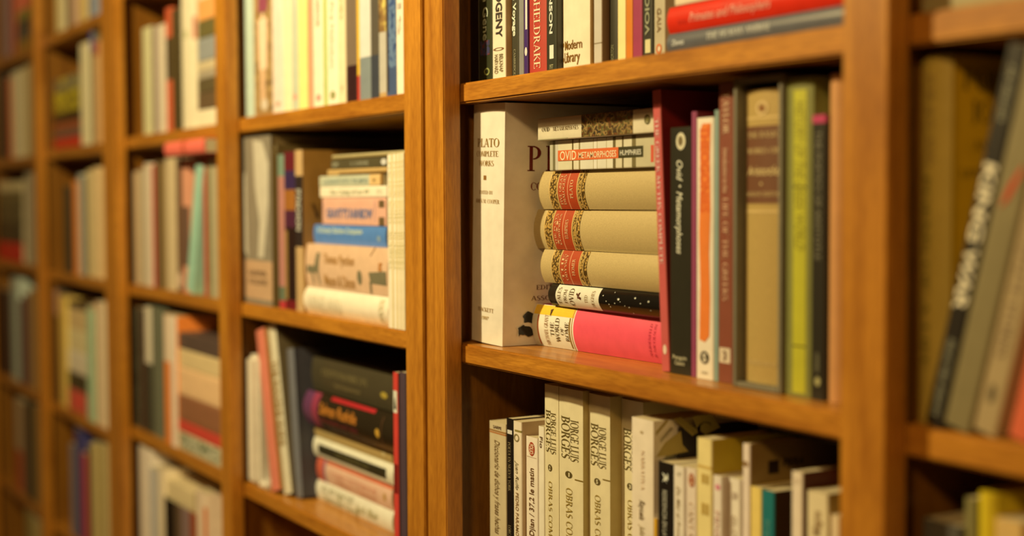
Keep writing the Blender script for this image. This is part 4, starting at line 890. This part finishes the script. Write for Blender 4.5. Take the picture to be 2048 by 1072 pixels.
for a, b, c, lb in ((1062, 1100, (226, 210, 170), 'pale book low in the stack by the divider, lowest blurred row'), (1040, 1061, (110, 104, 40), 'olive book in the stack by the divider'), (1015, 1039, (50, 44, 20), 'black book in the stack by the divider'), (1003, 1014, (236, 210, 180), 'thin white book in the stack by the divider'), (992, 1002, (90, 70, 44), 'thin dark book in the stack by the divider'), (980, 991, (226, 196, 150), 'cream book on top of the stack by the divider')):
    H_(417, 465, a, b, lb, c, r=12, k=KB, W=.12, **({'z0': ZC-.68+.0004} if a == 1062 else {}))

# ================================================================ BAY 1
KC = 1.35
n = 'the highest visible shelf of the second bay from the left'
shelf(n, .352); cur['prev'] = None
for a, b, c, lb in ((112, 121, (214, 190, 120), 'yellow cream book first of three pairs'), (122, 131, (230, 206, 150), 'light cream book second in its row'), (132, 143, (120, 90, 50), 'brown book third in its row'), (144, 155, (214, 170, 130), 'pink beige book fourth in its row'), (156, 164, (190, 150, 80), 'tan book fifth in its row'), (165, 175, (226, 190, 110), 'yellow beige book sixth in its row'), (176, 190, (130, 130, 130), 'blue grey book last in its row')):
    B_(a, b, 0, lb+', at the top of the frame', c, r=8, h=.19, k=KC)
n = 'the second shelf of the second bay from the left'
shelf(n, .110); cur['prev'] = None
pile_ctx(ZC+.110)
for a, b, c, lb, im in ((268, 290, (190, 50, 26), 'red book lowest in the far left pile', None), (253, 267, (110, 84, 64), 'grey brown book second in the far left pile', None), (236, 252, (150, 76, 40), 'rust brown book in the far left pile', None), (216, 235, (60, 44, 18), 'black book below the yellow one, far left pile', None), (176, 215, (206, 180, 30), 'bright yellow patterned book in the far left pile', [(220, 196, 30), (120, 100, 30), (226, 200, 40)]), (146, 175, (140, 116, 60), 'grey and yellow patterned book topping the far left pile', [(200, 170, 40), (130, 120, 80), (90, 70, 50)])):
    H_(108, 166, a, b, lb, c, r=14, k=KC, W=.12, items=[('p', 'spine_picture', '>', .02, .98, .05, .95, picture(im, KC, 40))] if im else ())
B_(161, 180, 85, 'tall cream book right of the far left pile', (238, 214, 150), r=6, k=KC)
B_(181, 187, 64, 'thin grey book with navy blue head right of the tall cream one', (100, 90, 60), k=KC, bands=[(0, .16, (70, 80, 130))])
B_(187.5, 197, 82, 'tan book with dark red head in the far left row', (200, 150, 90), k=KC, bands=[(0, .14, (150, 50, 36))])
n = 'the third shelf of the second bay from the left'
shelf(n, -.150); cur['prev'] = None
for a, b, y_, c, lb in ((128, 135, 372, (60, 56, 30), 'black green book first in its blurred row'), (136, 144, 376, (50, 44, 34), 'black book left of the orange one'), (146, 156, 362, (226, 130, 50), 'orange book with pale foot in the far left bay'), (157, 167, 348, (190, 180, 150), 'grey white book right of the orange one, far left'), (168, 174, 352, (70, 56, 34), 'dark thin book between grey white and cream, far left'), (175, 186, 340, (226, 196, 130), 'cream yellow book, far left third shelf'), (187, 198, 334, (214, 176, 116), 'beige book against the double post, far left third shelf')):
    B_(a, b, y_, lb, c, r=8, k=KC)
n = 'the fourth shelf of the second bay from the left'
shelf(n, -.437); cur['prev'] = None
B_(111, 117.5, 580, 'dark patterned book with pink head, far left fourth shelf', (76, 60, 40), r=8, k=KC, bands=[(0, .22, (190, 140, 110))])
B_(118, 123, 592, 'thin ochre book, far left fourth shelf', (190, 140, 50), r=8, k=KC)
B_(124, 133, 596, 'yellow book with tan foot left of the pile, far left fourth shelf', (230, 190, 90), r=8, k=KC)
pile_ctx(ZC-.437)
for a, b, c, lb in ((770, 812, (190, 90, 64), 'grey and red book lowest in the pile, far left fourth shelf'), (736, 768, (70, 60, 34), 'dark green book in the pile, far left fourth shelf'), (692, 734, (244, 214, 164), 'peach white book in the pile, far left fourth shelf'), (648, 690, (236, 204, 140), 'cream book in the pile, far left fourth shelf'), (606, 646, (220, 184, 120), 'tan cream book high in the pile, far left fourth shelf'), (590, 604, (90, 70, 40), 'dark book topping the pile, far left fourth shelf')):
    H_(136, 174, a, b, lb, c, r=12, k=KC, W=.12, items=[('e', None, '>', .3, .8, .0, .9, (226, 80, 60))] if a == 770 else ())
B_(175, 188, 620, 'mint green book right of the pile, far left fourth shelf', (170, 190, 140), r=3, k=KC)
B_(191, 199, 604, 'peach book against the double post, far left fourth shelf', (216, 170, 120), r=5, k=KC)
B_(200, 210, 604, 'cream white book against the double post, far left fourth shelf', (232, 200, 150), r=5, k=KC)
n = 'the fifth shelf of the second bay from the left'
shelf(n, -.702); cur['prev'] = None
for a, b, y_, c, lb, kw in ((141, 150, 890, (130, 116, 110), 'grey book first in the lower far left row', {}), (151, 163, 858, (64, 60, 96), 'tall navy blue book, lower far left row', dict(cover=(60, 56, 96))), (164, 174, 908, (180, 70, 76), 'rose red book right of the navy one', {}), (176, 184, 892, (110, 84, 40), 'olive brown book, lower far left row', {}), (185, 199, 888, (214, 184, 110), 'tan cream book, lower far left row', {}), (200, 207, 890, (150, 124, 60), 'olive tan book, lower far left row', {}), (208, 218, 888, (220, 190, 120), 'cream book nearest the double post, lower far left row', {})):
    B_(a, b, y_, lb, c, r=8, k=KC, **kw)
# ================================================================ BAY 0
n = 'the top shelf of the leftmost bay'
shelf(n, .348); cur['prev'] = None
B_(2, 20, 20, 'dusty pink grey book, top left corner', (150, 116, 104), r=8, h=.19, k=KC)
B_(21, 31, 20, 'rust red book in the top left corner', (160, 66, 34), r=8, h=.19, k=KC)
pile_ctx(ZC+.348)
for a, b, c, lb in ((60, 84, (150, 110, 40), 'ochre book lowest in the corner pile, top left'), (38, 59, (90, 80, 60), 'dark grey book in the corner pile, top left'), (20, 37, (80, 70, 50), 'charcoal book in the corner pile, top left'), (-2, 19, (140, 124, 50), 'olive book in the corner pile, top left')):
    H_(33, 78, a, b, lb, c, r=12, k=KC, W=.12)
rows = (('the second shelf of the leftmost bay', .103, ((-6, 5, 150, (60, 44, 26), 'dark brown book at the left frame edge, second shelf'), (6, 15, 152, (50, 36, 20), 'black book left of the orange red one, second shelf'), (16, 23, 156, (206, 96, 44), 'orange red thin book, leftmost bay second shelf'), (24, 40, 142, (226, 204, 150), 'cream book, leftmost bay second shelf'), (41, 52, 136, (206, 180, 124), 'tan cream book, leftmost bay second shelf'), (53, 66, 128, (190, 160, 100), 'tan book against the post, leftmost bay second shelf'))),
        ('the fourth shelf of the leftmost bay', -.436, ((-2, 10, 580, (50, 26, 14), 'dark brown book at the left frame edge, fourth shelf'), (24, 38, 556, (176, 180, 150), 'pale aqua grey book, leftmost bay fourth shelf'), (39, 46, 600, (90, 60, 50), 'dark plum book, leftmost bay fourth shelf'), (47, 60, 590, (120, 84, 64), 'brown mauve book, leftmost bay fourth shelf'), (61, 72, 580, (160, 120, 60), 'tan book by the post, leftmost bay fourth shelf'))),
        ('the fifth shelf of the leftmost bay', -.705, ((31, 43, 800, (170, 140, 96), 'beige book with red foot, leftmost bay fifth shelf'), (44, 52, 808, (130, 90, 50), 'brown book, leftmost bay fifth shelf'), (53, 68, 800, (56, 54, 34), 'dark green book, leftmost bay fifth shelf'), (69, 78, 812, (150, 110, 50), 'ochre brown book by the post, leftmost bay fifth shelf'))))
for nm, z, bs in rows:
    shelf(nm, z); cur['prev'] = None
    for a, b, y_, c, lb in bs: B_(a, b, y_, lb, c, r=8, k=KC, bands=[(.55, 1, (170, 70, 36))] if 'red foot' in lb else None)
n = 'the third shelf of the leftmost bay'
shelf(n, -.146)
pile_ctx(ZC-.146)
for a, b, c, lb in ((478, 513, (196, 40, 26), 'bright red book lowest in the leftmost pile'), (440, 477, (70, 60, 36), 'black olive book second in the leftmost pile'), (404, 439, (96, 84, 50), 'dark grey green book in the leftmost pile'), (378, 403, (110, 96, 56), 'olive grey book in the leftmost pile'), (358, 377, (214, 190, 130), 'cream book topping the leftmost pile')):
    H_(-4, 46, a, b, lb, c, r=12, k=KC, W=.12)
cur['prev'] = None
B_(51, 68, 345, 'grey tan book right of the leftmost pile', (170, 150, 110), r=6, k=KC)
n = 'the lowest shelf of the leftmost bay'
shelf(n, -.95)
B_(50, 64, 1022, 'olive tan book in the bottom left corner', (140, 120, 60), r=8, k=KC)
B_(65, 82, 1040, 'tan book with ochre spine in the bottom left corner', (190, 160, 90), r=8, k=KC)
bpy.context.view_layer.update()
